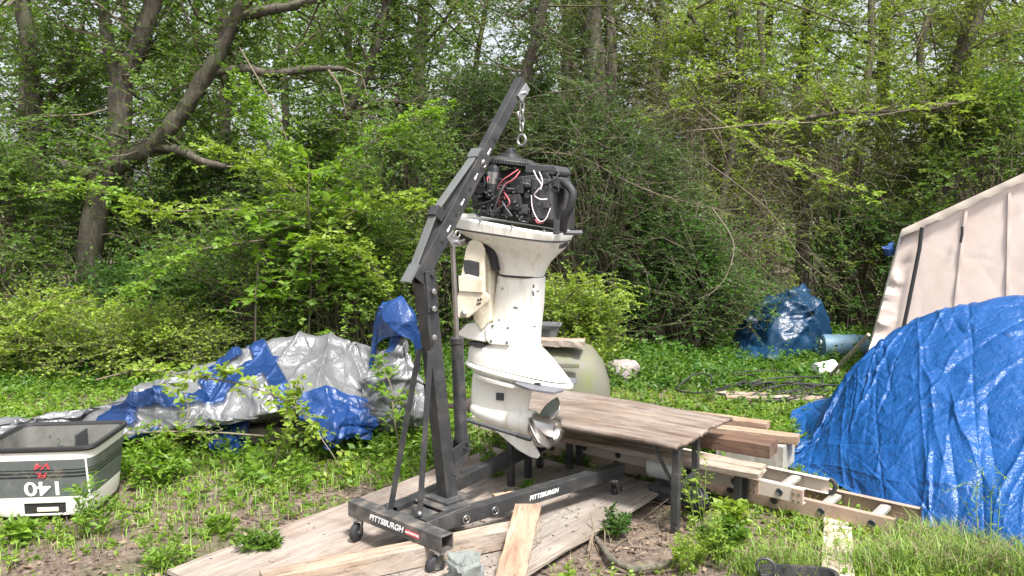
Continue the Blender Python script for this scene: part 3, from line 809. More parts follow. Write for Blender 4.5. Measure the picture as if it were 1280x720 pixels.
bough('bare_branch', 'bare pale shoot hanging in front of the dark thicket', [(890, 260, 8.2), (916, 300, 8.0), (912, 335, 7.9), (895, 362, 7.85), (872, 374, 7.8)], 'olive', 409, ntw=6, tl_=0.2, nleaf=3, twig='twig_pale', ll=0.03, lw=0.015, r=0.007)
bough('bare_branch', 'bare arching branch above the dark blue bundle', [(880, 200, 8.8), (960, 262, 8.5), (1000, 320, 8.3), (1040, 350, 8.2)], 'olive', 410, ntw=36, tl_=0.6, nleaf=3, twig='twig', ll=0.03, lw=0.015, r=0.008)
bough('leafy_bough', 'long light bough sweeping up left above the layered sprays', [(450, 330, 7.8), (380, 250, 7.5), (320, 205, 7.3), (262, 190, 7.2)], 'yellow', 411, ntw=80)
bough('leafy_bough', 'light bough arching right in front of the slanting tree', [(360, 350, 7.6), (420, 280, 7.4), (480, 250, 7.2), (535, 252, 7.1)], 'yellow', 412, ntw=80)
bough('leafy_bough', 'drooping light bough left above the silver tarp', [(330, 300, 7.4), (260, 310, 7.1), (210, 330, 6.9), (170, 360, 6.8)], 'bright', 413, ntw=70)
bough('leafy_bough', 'bright bough fanning out behind the hooded tarp end', [(500, 400, 7.3), (470, 340, 7.1), (430, 310, 7.0), (390, 300, 6.9)], 'yellow', 414, ntw=70)
bough('leafy_bough', 'sparse light bough hanging from the leaning tree limb', [(300, 60, 8.8), (340, 130, 8.4), (360, 180, 8.2), (365, 215, 8.1)], 'bright', 415, ntw=60)
bough('leafy_bough', 'wispy bough crossing in front of the thick grey trunk', [(690, 120, 9.4), (740, 150, 9.1), (800, 150, 8.9), (860, 130, 8.8)], 'yellow', 416, ntw=40, ll=0.04, lw=0.02)
bough('leafy_bough', 'light green spray above the yellow-green shrub spray', [(690, 400, 7.2), (720, 362, 7.0), (755, 350, 6.9), (785, 372, 6.8)], 'yellow', 417, ntw=46, tl_=0.25, ll=0.04, lw=0.022)
# a sapling with large light leaves
def sapling(name, label, px, py, Y, H, seed, leaf='bright', ll=0.13, lw=0.075, n_sh=26, rad=0.5):
    rg_ = np.random.default_rng(seed)
    x0 = at(px, py, Y).x
    root = thing(name, label, 'sapling', (x0, Y, 0))
    lv, tw = Leaves(), Twigs()
    stem = np.stack([np.linspace(0, 0.06, 6), np.zeros(6), np.linspace(0, H, 6)], 1) + rg_.normal(0, .015, (6, 3)) * np.array([1, 1, 0])
    tw.add(stem[None], 0.014, 0.005)
    z = rg_.uniform(0.35, 1.0, n_sh) * H
    b = np.stack([np.interp(z, stem[:, 2], stem[:, 0]), np.interp(z, stem[:, 2], stem[:, 1]), z], 1)
    a = rg_.uniform(0, 6.28, n_sh)
    D = unit(np.stack([np.cos(a), np.sin(a), rg_.uniform(0.0, 0.5, n_sh)], 1))
    sprays(lv, tw, rg_, b, D, rad * rg_.uniform(.5, 1.1, n_sh), 9, ll, lw, droop=0.25, flat_=0.8, tr=0.005)
    link('leaves', lv.mesh('leaves'), LM[leaf], root); link('stem', tw.mesh('stem'), M['twig'], root)
    return root
sapling('broadleaf_sapling', 'sapling with large light green leaves among the bright shrubs', 385, 430, 7.35, 1.95, 501, n_sh=30, rad=0.6)
sapling('broadleaf_sapling', 'smaller sapling with large leaves beside the bright layered sprays', 320, 430, 7.2, 1.55, 502, n_sh=18, ll=0.11, lw=0.06)
# ------------------------------------------------------------------ flat lettering as mesh
def lettering(name, text, size, mat, parent, Mloc, shear=0.0, thick=0.0008, xscale=1.0, bold=0.0):
    cu = bpy.data.curves.new(name, 'FONT')
    cu.body = text; cu.size = size; cu.shear = shear; cu.align_x = 'CENTER'; cu.align_y = 'CENTER'
    cu.extrude = thick; cu.offset = bold
    tmp = bpy.data.objects.new(name + '_tmp', cu); COL.objects.link(tmp)
    dg = bpy.context.evaluated_depsgraph_get()
    me = bpy.data.meshes.new_from_object(tmp.evaluated_get(dg))
    bpy.data.objects.remove(tmp)
    me.transform(Mloc @ Matrix.Diagonal((xscale, 1, 1, 1)))
    me.materials.clear()
    return link(name, me, mat, parent)
def frame_matrix(o, x, y):
    x = Vector(x).normalized(); z = x.cross(Vector(y)).normalized(); y = z.cross(x)
    m = Matrix((x, y, z)).transposed().to_4x4(); m.translation = Vector(o)
    return m

# ------------------------------------------------------------------ boards and timbers, each with its grain along local x
def plank_mesh(L, W, T, seed=0, nx=14, rough=0.002, ragged=0.0):
    rg = np.random.default_rng(seed)
    xs = np.linspace(-L / 2, L / 2, nx)
    rings = []
    for i, x in enumerate(xs):
        b = 0.003
        r = []
        for (sy, sz) in ((-1, -1), (1, -1), (1, 1), (-1, 1)):
            for (cy_, cz_) in (((0, b), (b, 0)) if sy * sz > 0 else ((b, 0), (0, b))):
                y = sy * (W / 2 - cy_); z = sz * (T / 2 - cz_)
                r.append([x, y + rg.normal(0, rough), z + rg.normal(0, rough * 0.4)])
        if i in (0, nx - 1) and ragged:
            for q in r: q[0] += rg.normal(0, ragged)
        rings.append([tuple(q) for q in r])
    mb = MB(); mb.loft(rings)
    return mb.mesh('board')
def plank(name, label, cat, c, L, W, T, yaw, mat, pitch=0.0, roll=0.0, seed=0, rough=0.002, parent=None, group=None, ragged=0.0):
    o = link(name, plank_mesh(L, W, T, seed, rough=rough, ragged=ragged), mat, parent, c, (roll, -pitch, yaw))
    if label: tag(o, label, cat, group)
    return o

# plywood under the hoist: 1.22 m across, 53 degrees to the view
PY = R(53)
pu, pw_ = Vector((math.cos(PY), math.sin(PY), 0)), Vector((math.sin(PY), -math.cos(PY), 0))
p_corner = gp(250, 703)
def ply(name, label, u0, u1, w0, w1, z, T, mat, seed):
    c = p_corner + pu * (u0 + u1) / 2 + pw_ * (w0 + w1) / 2 + Vector((0, 0, z))
    return plank(name, label, 'plywood', c, u1 - u0, w1 - w0, T, PY, mat, seed=seed, rough=0.003, group='plywood sheets on the ground', ragged=0.012)
ply('plywood_sheet', 'pinkish tan plywood sheet lying left under the black hoist', -0.15, 2.02, 0.0, 0.74, 0.014, 0.018, M['ply'], 3)
ply('plywood_sheet', 'greyer weathered plywood sheet lying right under the hoist leg', -0.2, 1.98, 0.60, 1.24, 0.036, 0.016, M['ply_grey'], 4)
PZ = 0.030   # about the level of the boards the hoist stands on

# ------------------------------------------------------------------ engine hoist
c_l, c_r = gp(449, 672, PZ), gp(550, 716, PZ)
h_c = (c_l + c_r) / 2
e1 = (c_r - c_l); half = e1.length / 2; e1.normalize()
H_YAW = math.atan2(e1.x, -e1.y)                      # local +x points along the legs, local -y along the crossbar to the right
fx = Vector((-e1.y, e1.x, 0))
HO = Vector((h_c.x, h_c.y, 0))
hoist = thing('engine_hoist', 'black folding engine hoist on casters standing on plywood with boom raised', 'hoist', HO, H_YAW)
H_ANG = math.atan2(fx.y, fx.x)
hoist.rotation_euler = (0, 0, H_ANG)
def hp(px, py): return in_plane(px, py, HO, fx)
def HL(px, py, y=0.0):
    s, z = hp(px, py); return Vector((s, y, z))
zc0, zc1 = PZ + 0.105, PZ + 0.172                    # crossbar bottom and top
zm = (zc0 + zc1) / 2
mb = MB()
cw = 0.067
def hollow(mb, p0, p1, w, h, t=0.004, up=(0, 0, 1)):
    """square tube, open ends, with wall thickness"""
    p0, p1 = Vector(p0), Vector(p1)
    d = (p1 - p0).normalized(); y = Vector(up).cross(d).normalized(); z = d.cross(y)
    rings = []
    for (p, s) in ((p0, 1), (p1, 1), (p1, 0), (p0, 0)):
        W, Hh = (w / 2, h / 2) if s else (w / 2 - t, h / 2 - t)
        rings.append([p + y * a * W + z * b * Hh for a, b in ((-1, -1), (1, -1), (1, 1), (-1, 1))])
    rings.append(rings[0])
    mb.loft(rings, False, False)
hollow(mb, (0, -half - 0.045, zm), (0, half + 0.035, zm), cw, zc1 - zc0)
cb = mb.build('crossbar', M['worn_black'], hoist, bevel=0.003)
# lettering on the crossbar's outer face
face = -cw / 2 - 0.0006
lettering('lettering', 'PITTSBURGH', 0.037, M['letter_white'], cb, frame_matrix((face, 0.035, zm), (0, -1, 0), (0, 0, 1)), 0.25, xscale=1.05, bold=0.0006)
mb = MB(); mb.box((face, -0.135, zm - 0.001), (0.001, 0.085, 0.022)); mb.build('label_plate', M['letter_red'], cb)
lettering('lettering', 'AUTOMOTIVE', 0.014, M['letter_white'], cb, frame_matrix((face - 0.0012, -0.135, zm - 0.001), (0, -1, 0), (0, 0, 1)), 0.2, xscale=0.95)

def caster(parent, x, y, ztop, zfloor, yaw, wheel_r=0.041):
    """swivel plate, fork and wheel"""
    root = MB()
    root.box((x, y, ztop - 0.004), (0.062, 0.062, 0.006))
    root.lathe([(0.022, 0), (0.024, 0.008), (0.018, 0.018), (0.001, 0.018)], (x, y, ztop - 0.025), n=14)
    ca, sa = math.cos(yaw), math.sin(yaw)
    cx, cy_ = x - ca * 0.022, y - sa * 0.022
    for s in (-1, 1):
        ox, oy = -sa * s * 0.019, ca * s * 0.019
        p_top = Vector((x + ox, y + oy, ztop - 0.022)); p_ax = Vector((cx + ox, cy_ + oy, zfloor + wheel_r))
        root.bar(p_top, p_ax - Vector((0, 0, 0.008)), 0.020, 0.004, up=(-sa, ca, 0))
    fork = root.build('caster', M['steel'], parent, smooth=35)
    w = MB()
    ax = Vector((-sa, ca, 0))
    w.lathe([(0.012, -0.016), (wheel_r * 0.86, -0.015), (wheel_r * 0.97, -0.011), (wheel_r, 0), (wheel_r * 0.97, 0.011), (wheel_r * 0.86, 0.015), (0.012, 0.016)],
            (cx, cy_, zfloor + wheel_r), ax, 24)
    w.build('wheel', M['rubber'], fork, smooth=40)
    b = MB(); b.lathe([(0.011, -0.022), (0.012, 0.0), (0.011, 0.022)], (cx, cy_, zfloor + wheel_r), ax, 10)
    b.build('axle_bolt', M['steel'], fork, smooth=40)
caster(hoist, 0.0, half, zc0, PZ - 0.006, R(20))
caster(hoist, 0.0, -half, zc0, PZ - 0.006, R(-20))
# base saddle the mast and legs bolt to
mb = MB()
mb.box((0.15, 0, zm - 0.012), (0.24, 0.20, 0.042))
mb.box((0.27, 0, zc1 - 0.008), (0.17, 0.25, 0.008))
mb.bar((0.035, 0.15, zm), (0.30, 0.145, zm), 0.008, 0.066)
mb.bar((0.035, -0.15, zm), (0.30, -0.145, zm), 0.008, 0.066)
mb.build('base_saddle', M['worn_black'], hoist, bevel=0.002)
# two splayed legs
SPL = R(9)
legs = []
for s in (-1, 1):
    y0 = 0.105 * s
    a = SPL * s
    L0, L1 = 0.02, 1.32
    p0 = Vector((0.06, y0, zm)); d = Vector((math.cos(a), math.sin(a), 0))
    if s < 0: p0 = Vector((0.045, -0.115, zm)); L1 = 1.22
    mb = MB(); hollow(mb, p0 + d * 0.0, p0 + d * L1, 0.058, 0.064)
    leg = mb.build('leg', M['black_paint'], hoist, bevel=0.003)
    nrm = Vector((-d.y, d.x, 0)) * s
    # pull pins with split rings
    for t in (0.20, 0.36):
        q = p0 + d * t + nrm * 0.031
        m2 = MB(); m2.tube([q - nrm * 0.06, q + nrm * 0.008], 0.007, 8)
        m2.torus(q + nrm * 0.008 + Vector((0, 0, -0.004)), 0.017, 0.0022, axis=nrm, n=18, m=6)
        m2.build('pull_pin', M['steel'], leg, smooth=40)
    if s < 0:
        fo = p0 + d * 0.66 + nrm * 0.0298
        lettering('lettering', 'PITTSBURGH', 0.030, M['letter_white'], leg, frame_matrix(fo, d, (0, 0, 1)), 0.25, xscale=1.05, bold=0.0006)
    e = p0 + d * (L1 - 0.05)
    caster(leg, e.x, e.y, zc0 + 0.001, PZ - 0.012, a + R(190), 0.034)
# mast, leaning back a little
mt, mbm = HL(531, 352), HL(560, 628)
mbm.z = zc1
mt_top = mt.copy()
mb = MB(); hollow(mb, mbm, mt_top, 0.062, 0.068, 0.005, up=(1, 0, 0.0))
mast = mb.build('mast', M['black_paint'], hoist, bevel=0.004)
mb = MB()
for s in (-1, 1):
    mb.bar(mt_top + Vector((0.012, s * 0.036, -0.13)), mt_top + Vector((-0.002, s * 0.036, 0.05)), 0.008, 0.06, up=(1, 0, 0))
for zz in (-0.04, 0.03, -0.115):
    mb.tube([mt_top + Vector((0.006, -0.050, zz)), mt_top + Vector((0.006, 0.050, zz))], 0.010, 8)
mb.build('pivot_bracket', M['black_paint'], mast, bevel=0.002)
mb = MB()
for zz in (-0.04, -0.115, -0.24):
    p = mt_top + Vector((0.006, -0.052, zz))
    mb.lathe([(0.013, 0), (0.013, 0.006), (0.008, 0.008)], p + Vector((0, 0.004, 0)), (0, -1, 0), 6)
mb.build('bolt', M['steel'], mast)
mb = MB(); mb.box(mbm + Vector((0.0, 0, 0.004)), (0.15, 0.15, 0.012)); mb.build('foot_plate', M['worn_black'], mast, bevel=0.002)
# flat braces from the saddle to the mast
for (bx, by, tx, ty) in ((503, 640, 521, 432), (538, 648, 533, 430)):
    lat = 0.085 if bx < 520 else -0.075
    b0 = HL(bx, by); b0 = Vector((0.03 if bx < 520 else 0.06, lat, zc1 - 0.02))
    t0 = mt_top + (mbm - mt_top) * 0.30 + Vector((-0.042, 0.036 if lat > 0 else -0.036, 0))
    mb = MB(); mb.bar(b0, t0, 0.006, 0.030, up=(1, 0, 0))
    br = mb.build('brace', M['black_paint'], hoist, bevel=0.001)
    mb = MB(); mb.lathe([(0.013, 0), (0.013, 0.008), (0.006, 0.012)], b0 + Vector((0, 0, 0.03)), (0, 1 if lat > 0 else -1, 0), 6); mb.build('bolt', M['steel'], br)
# boom: outer tube, sliding inner tube, hump stiffener
bo0, bo1 = HL(521, 349), HL(600, 199)
bd = (bo1 - bo0).normalized()
bn = Vector((-bd.z, 0, bd.x))                        # upper side of the boom
if bn.z < 0: bn = -bn
bi1 = HL(643, 90)
boom_tip = bo0 + bd * ((bi1 - bo0).length)
mb = MB(); hollow(mb, bo0 - bd * 0.01, bo1 + bd * 0.03, 0.056, 0.072, 0.005, up=bn)
boom = mb.build('boom', M['black_paint'], hoist, bevel=0.003)
mb = MB()
for k in range(5):
    q = bo0 + bd * (0.20 + 0.145 * k) + Vector((0, -0.0283, 0)) - bn * 0.008
    mb.lathe([(0.009, 0), (0.009, 0.0012)], q, (0, -1, 0), 12)
mb.build('pin_hole', M['dark_hole'], boom)
for k in range(4):
    q = bo0 + bd * (0.27 + 0.145 * k) + Vector((0, -0.0288, 0)) - bn * 0.004
    m2 = MB(); m2.bar(q - bd * 0.016, q + bd * 0.004, 0.0008, 0.009, up=bn); m2.bar(q + bd * 0.008, q + bd * 0.018, 0.0008, 0.006, up=bn); m2.build('rating_mark', M['letter_white'], boom)['kind'] = 'stuff'
mb = MB(); hollow(mb, bo1 - bd * 0.25, boom_tip, 0.042, 0.054, 0.005, up=bn)
ext = mb.build('boom_extension', M['black_paint'], hoist, bevel=0.003)
mb = MB()
for s in (-1, 1): mb.bar(boom_tip - bd * 0.10 - bn * 0.02 + Vector((0, s * 0.026, 0)), boom_tip - bd * 0.01 - bn * 0.03 + Vector((0, s * 0.026, 0)), 0.006, 0.04, up=bn)
mb.tube([boom_tip - bd * 0.055 - bn * 0.03 + Vector((0, -0.045, 0)), boom_tip - bd * 0.055 - bn * 0.03 + Vector((0, 0.045, 0))], 0.009, 8)
mb.build('tip_shackle', M['steel'], ext, bevel=0.001)
mb = MB(); mb.lathe([(0.014, 0), (0.014, 0.008), (0.006, 0.012)], bo1 - bd * 0.02 + Vector((0, -0.029, 0)), (0, -1, 0), 8); mb.torus(bo1 - bd * 0.03 + Vector((0, -0.042, 0)), 0.016, 0.0025, axis=(0, 1, 0.3), n=16, m=6)
mb.build('lock_pin', M['steel'], boom, smooth=40)
h1 = HL(541, 262); h0 = HL(515, 350); h2 = HL(592, 200)
def hump(t):  # pull the outline onto the upper side of the boom
    return t
mb = MB()
pts = [bo0 - bd * 0.02 + bn * 0.038, h1 - bn * 0.012, bo1 + bn * 0.038]
for a, b in ((0, 1), (1, 2)):
    mb.bar(pts[a], pts[b], 0.045, 0.008, up=bn)
stf = mb.build('boom_stiffener', M['grey_paint'], hoist, bevel=0.002)
mb = MB()
foot = bo0 + bd * (h1 - bo0).dot(bd) + bn * 0.045
mb.bar(foot, h1, 0.05, 0.05, up=bd); mb.build('stiffener_post', M['black_paint'], stf, bevel=0.002)
mb = MB(); mb.box((0, 0, 0), (0.09, 0.060, 0.010)); 
me = mb.mesh('rear_cap'); me.transform(frame_matrix(bo0 + bd * 0.0 + bn * 0.046, bd, (0, 1, 0)))
rc = link('rear_cap', me, M['grey_paint'], boom)
mb = MB(); mb.box((0, 0, 0), (0.05, 0.062, 0.008)); me = mb.mesh('front_cap'); me.transform(frame_matrix(bo1 + bn * 0.046, bd, (0, 1, 0)))
link('front_cap', me, M['grey_paint'], boom)
# hydraulic ram
jb, jt = HL(573, 556, -0.0), HL(561, 296, -0.0)
jt = bo0 + bd * (jt - bo0).dot(bd) - bn * 0.075
jb.x = max(jb.x, mbm.x + 0.09)
ja = (jt - jb).normalized(); jl = (jt - jb).length
mb = MB()
mb.lathe([(0.02, 0.0), (0.034, 0.012), (0.035, 0.03), (0.030, 0.045), (0.029, jl * 0.50), (0.033, jl * 0.505), (0.033, jl * 0.53), (0.014, jl * 0.535)], jb, ja, 20)
jack = mb.build('jack_cylinder', M['engine_black'], hoist, smooth=35)
mb = MB(); mb.lathe([(0.0115, jl * 0.50), (0.0115, jl * 0.97), (0.018, jl * 0.975), (0.018, jl * 1.0), (0.004, jl * 1.0)], jb, ja, 16); mb.build('ram_rod', M['chrome'], jack, smooth=35)
mb = MB()
for s in (-1, 1):
    mb.bar(mbm + (mt_top - mbm) * 0.20 + Vector((0.03, s * 0.030, 0)), jb + Vector((0.02, s * 0.030, 0.0)), 0.007, 0.06)
    mb.bar(mbm + (mt_top - mbm) * 0.10 + Vector((0.03, s * 0.030, 0)), jb + Vector((0.0, s * 0.030, -0.02)), 0.007, 0.05)
mb.tube([jb + Vector((0, -0.045, 0.012)), jb + Vector((0, 0.045, 0.012))], 0.009, 8)
mb.build('jack_bracket', M['black_paint'], hoist, bevel=0.001)
mb = MB()
for s in (-1, 1): mb.bar(jt + bn * 0.05 + Vector((0, s * 0.026, 0)), jt - ja * 0.02 + Vector((0, s * 0.026, 0)), 0.006, 0.05, up=bd)
mb.tube([jt + Vector((0, -0.045, -0.008)), jt + Vector((0, 0.045, -0.008))], 0.010, 8)
mb.torus(jt + Vector((-0.01, -0.045, 0.03)), 0.014, 0.003, axis=(0, 1, 0), n=14, m=6)
mb.build('ram_clevis', M['steel'], boom, bevel=0.001)
Hinv = (Matrix.Translation(HO) @ Matrix.Rotation(H_ANG, 4, 'Z')).inverted()
def HW(p): return Hinv @ Vector(p)
# pump handle, pointing towards the viewer's right
ph0, ph1 = HW(at(577, 523, 3.80)), HW(at(664, 549, 3.66))
mb = MB(); mb.tube([ph0, ph1], 0.0095, 10); ph = mb.build('pump_handle', M['engine_grey'], hoist, smooth=40)
mb = MB(); mb.tube([ph0 + (ph1 - ph0) * 0.80, ph0 + (ph1 - ph0) * 1.0], 0.0125, 10); mb.build('grip', M['rubber'], ph, smooth=40)
mb = MB(); mb.tube([jb + ja * 0.06, ph0 * 0.9 + jb * 0.1, ph0], [0.018, 0.016, 0.014], 10); mb.build('pump_socket', M['engine_black'], jack, smooth=40)
# chain with hook, from the boom tip down to the eye on the flywheel
ch_top = boom_tip - bd * 0.055 - bn * 0.045
TIPW = hoist.matrix_basis @ ch_top
eye_z = at(637, 175, TIPW.y).z
n_l = 5
mb_len = (ch_top.z - (eye_z + 0.045)) / n_l
for k in range(n_l):
    c = Vector((ch_top.x, 0, ch_top.z - mb_len * (k + 0.5)))
    m2 = MB(); m2.torus(c, 0.012, 0.0042, axis=(0.25, 1, 0) if k % 2 else (1, -0.25, 0), n=16, m=6, stretch=mb_len * 0.5 - 0.008, sdir=(0, 0, 1))
    m2.build('chain_link', M['steel'], ext, smooth=50)
m2 = MB(); m2.tube([Vector((ch_top.x - 0.004, 0.006, ch_top.z - mb_len * 2.2)), Vector((ch_top.x - 0.03, 0.0, ch_top.z - mb_len * 2.5)), Vector((ch_top.x - 0.024, 0, ch_top.z - mb_len * 3.1)), Vector((ch_top.x, 0, ch_top.z - mb_len * 3.3))], [0.005, 0.006, 0.007, 0.005], 8)
m2.build('chain_hook', M['steel'], ext, smooth=50)

# ------------------------------------------------------------------ outboard motor hanging from the chain
M_YAW = R(-24)
mu = Vector((math.cos(M_YAW), math.sin(M_YAW), 0))
MO = Vector((TIPW.x, TIPW.y, 0))
motor = thing('outboard_motor', 'white outboard boat motor without its cowl hanging from the hoist chain', 'boat motor', MO, M_YAW)
mlat = Vector((-math.sin(M_YAW), math.cos(M_YAW), 0))
def mp(px, py, y=0.0):
    """photo pixel on the motor's lengthwise plane y metres off its middle (negative: towards the viewer)"""
    return in_plane(px, py, MO + mlat * y, mu)
def ring(f, r, hw, n=28, pf=0.8, q=0.8, pr=None):
    (xf, zf), (xr, zr) = mp(*f), mp(*r)
    ins = hw * math.tan(-M_YAW) * 0.55          # the flanks turn towards the viewer and widen the outline
    xf, xr = xf + ins, xr - ins
    pr = pf if pr is None else pr
    out = []
    for k in range(n):
        a = 2 * math.pi * k / n
        c, s = math.cos(a), math.sin(a)
        e = pf if c < 0 else pr
        t = 0.5 + 0.5 * math.copysign(abs(c) ** e, c)
        out.append((xf + (xr - xf) * t, hw * math.copysign(abs(s) ** q, s), zf + (zr - zf) * t))
    return out
def mpoly(pts, y=0.0): return [mp(p[0], p[1], y) for p in pts]
W_, CR = M['motor_white'], M['motor_cream']
mb = MB()
mb.loft([ring((570, 270), (719, 292), 0.188, pf=.55, q=.55), ring((568, 267), (722, 291), 0.205, pf=.55, q=.55), ring((567, 270), (722, 294), 0.212, pf=.55, q=.55),
         ring((568, 284), (718, 303), 0.205, pf=.55, q=.55), ring((582, 294), (712, 311), 0.18, pf=.6, q=.6), ring((603, 303), (703, 318), 0.14, pf=.65, q=.65),
         ring((616, 318), (692, 328), 0.105, pf=.7, q=.7), ring((621, 334), (685, 340), 0.092, pf=.75, q=.75), ring((622, 342), (683, 346), 0.090, pf=.75, q=.75)])
mb.build('lower_pan', W_, motor, smooth=24)
mb = MB()
mb.loft([ring((621, 343), (684, 347), 0.083, pf=.62, q=.62), ring((616, 380), (682, 385), 0.083, pf=.62, q=.62), ring((612, 405), (679, 413), 0.085, pf=.62, q=.62),
         ring((611, 424), (678, 431), 0.088, pf=.65, q=.65), ring((610, 428), (680, 436), 0.089, pf=.65, q=.65), ring((588, 430), (686, 441), 0.089, pf=.6, q=.65), ring((584, 433), (692, 447), 0.090, pf=.6, q=.7), ring((583, 440), (704, 461), 0.091, pf=.6, q=.75),
         ring((582, 448), (718, 478), 0.092, pf=.7, q=.8)])
mid = mb.build('midsection', W_, motor, smooth=28)
mb = MB(); mb.loft([ring((579, 448), (721, 481), 0.098, pf=1, q=.9), ring((577, 451), (723, 484), 0.115, pf=1, q=.9), ring((579, 455), (722, 486), 0.108, pf=1, q=.9)])
mb.build('splash_plate', W_, motor, smooth=45)
mb = MB()
mb.loft([ring((589, 455), (690, 478), 0.070, pf=.9, q=.9), ring((590, 464), (686, 485), 0.066, pf=.9, q=.9)])
mb.loft([ring((588, 462), (688, 484), 0.110, pf=.95, q=.9), ring((588, 466), (690, 488), 0.108, pf=.95, q=.9)])
mb.loft([ring((589, 465), (672, 484), 0.055, pf=.9), ring((588, 480), (667, 492), 0.050, pf=.9), ring((587, 497), (664, 507), 0.050, pf=.9), ring((588, 510), (663, 519), 0.056, pf=.9), ring((592, 519), (663, 530), 0.055, pf=.9)])
(gx0, gz0), (gx1, gz1) = mp(589, 508), mp(666, 529)
ax = Vector((gx1 - gx0, 0, gz1 - gz0)); gl = ax.length
mb.lathe([(0.001, 0.0), (0.022, 0.004), (0.038, 0.02), (0.050, 0.05), (0.060, 0.11), (0.065, 0.18), (0.066, 0.25), (0.063, gl)], (gx0, 0, gz0), ax, 28)
mb.build('gearcase', W_, motor, smooth=50)
mb = MB(); mb.prism(mpoly([(606, 526), (622, 540), (648, 562), (664, 571), (673, 573), (675, 569), (668, 556), (664, 540), (660, 528)]), -0.011, 0.011)
mb.build('skeg', W_, motor, bevel=0.006)
mb = MB(); mb.prism(mpoly([(620, 491), (629, 492), (629, 501), (620, 500)], -.06), -0.062, -0.045); mb.build('water_intake', M['engine_grey'], motor, bevel=0.003)
# grey stabiliser fin: two wings
for s in (-1, 1):
    (a0, z0), (a1, z1) = mp(652, 472), mp(712, 484)
    th = 0.006
    sl = (z1 - z0) / (a1 - a0)
    outl = [(a0, 0.07), (a0 + 0.03, 0.145), (a0 + 0.12, 0.185), (a1 - 0.02, 0.165), (a1, 0.085), (a1 - 0.03, 0.065)]
    top = [(x, s * y, z0 + (x - a0) * sl + th) for x, y in outl]; bot = [(x, s * y, z0 + (x - a0) * sl - th) for x, y in outl]
    mb = MB(); mb.loft([bot, top]); fin = mb.build('stabiliser_fin', M['fin_grey'], motor, bevel=0.002)
    for t in (0.25, 0.5):
        x = a0 + (a1 - a0) * t
        mb = MB(); mb.box((x, s * 0.10, z0 + (x - a0) * sl + 0.012), (0.03, 0.012, 0.012)); mb.build('fin_clip', M['engine_black'], fin)
# propeller
(px0, pz0), (px1, pz1) = mp(665, 530), mp(700, 538)
pax = Vector((px1 - px0, 0, pz1 - pz0)).normalized(); pl = 0.135
po = Vector((px0, 0, pz0))
mb = MB()
mb.lathe([(0.058, 0.0), (0.060, 0.004), (0.058, 0.02), (0.053, 0.07), (0.053, 0.11), (0.058, pl), (0.055, pl), (0.047, pl - 0.01), (0.046, 0.06), (0.001, 0.06)], po, pax, 28)
prop = mb.build('propeller', M['chrome'], motor, smooth=50)
mb = MB(); mb.lathe([(0.046, 0.075), (0.045, 0.08), (0.022, 0.085), (0.02, 0.115), (0.001, 0.118)], po, pax, 20); mb.build('hub_nut', M['engine_grey'], prop, smooth=40)
b_y = Vector((0, 1, 0)); b_z = pax.cross(b_y)
for k in range(3):
    a0 = R(62 + 120 * k)
    rows, nr, nc = [], 9, 9
    for i in range(nr):
        t = i / (nr - 1)
        rad = 0.050 + 0.105 * t
        chord = (0.95 + 0.75 * math.sin(math.pi * min(1, t * 0.9 + 0.12))) * (1 - 0.92 * max(0, (t - 0.55) / 0.45) ** 2.2)
        row = []
        for j in range(nc):
            q = j / (nc - 1) - 0.5
            ang = a0 + q * chord * (0.055 / rad) * 1.35 + 0.16 * t
            axl = 0.055 + q * chord * 0.075 + 0.045 * t
            row.append(po + pax * axl + (b_y * math.cos(ang) + b_z * math.sin(ang)) * rad)
        rows.append(row)
    mb = MB()
    vv = [p for r in rows for p in r]
    mb.add(vv, [(i * nc + j, i * nc + j + 1, (i + 1) * nc + j + 1, (i + 1) * nc + j) for i in range(nr - 1) for j in range(nc - 1)])
    bl = mb.build('blade', M['chrome'], prop, smooth=80)
    so = bl.modifiers.new('thick', 'SOLIDIFY'); so.thickness = 0.005; so.offset = 0
# clamp bracket, swivel bracket and mounts at the front
mb = MB()
brk = mpoly([(582, 311), (586, 302), (593, 298), (600, 302), (605, 312), (605, 365), (611, 371), (609, 378), (598, 387), (585, 397), (572, 397), (566, 391), (569, 378), (573, 366), (577, 340)], -.165)
mb.prism(brk, -0.165, -0.145)
clamp = mb.build('clamp_bracket', CR, motor, bevel=0.004)
mb = MB(); mb.prism(brk, 0.145, 0.165); mb.build('clamp_bracket', CR, motor, bevel=0.004)
mb = MB(); mb.prism(mpoly([(579, 325), (587, 325), (599, 328), (599, 345), (594, 347), (583, 345), (580, 338)], -.168), -0.168, -0.163); mb.build('grey_recess', M['engine_grey'], clamp)  # plain grey patch on the clamp's near face
mb = MB()
for (bx, by) in ((598, 375), (601, 374), (597, 380), (600, 379)):
    x, z = mp(bx, by, -.165); mb.lathe([(0.0055, 0), (0.0055, 0.003)], (x, -0.1645, z), (0, -1, 0), 10)
x, z = mp(581, 352, -.165); mb.lathe([(0.013, 0), (0.013, 0.003)], (x, -0.1645, z), (0, -1, 0), 14)
mb.build('hole', M['dark_hole'], clamp)
mb = MB(); x, z = mp(580, 392, -.165); mb.lathe([(0.017, 0), (0.017, 0.008), (0.010, 0.014), (0.001, 0.014)], (x, -0.164, z), (0, -1, 0), 12); mb.build('bolt', M['steel'], clamp, smooth=40)
mb = MB(); mb.prism(mpoly([(573, 345), (585, 343), (603, 348), (603, 366), (574, 364)], -.17), -0.174, -0.163); mb.build('boss', CR, clamp, bevel=0.003)
mb = MB()
mb.prism(mpoly([(598, 310), (612, 312), (617, 330), (617, 400), (606, 412), (596, 398), (596, 320)], -.06), -0.10, 0.10)
mb.tube([Vector((mp(590, 303)[0], -0.175, mp(590, 303)[1])), Vector((mp(590, 303)[0], 0.175, mp(590, 303)[1]))], 0.016, 12)
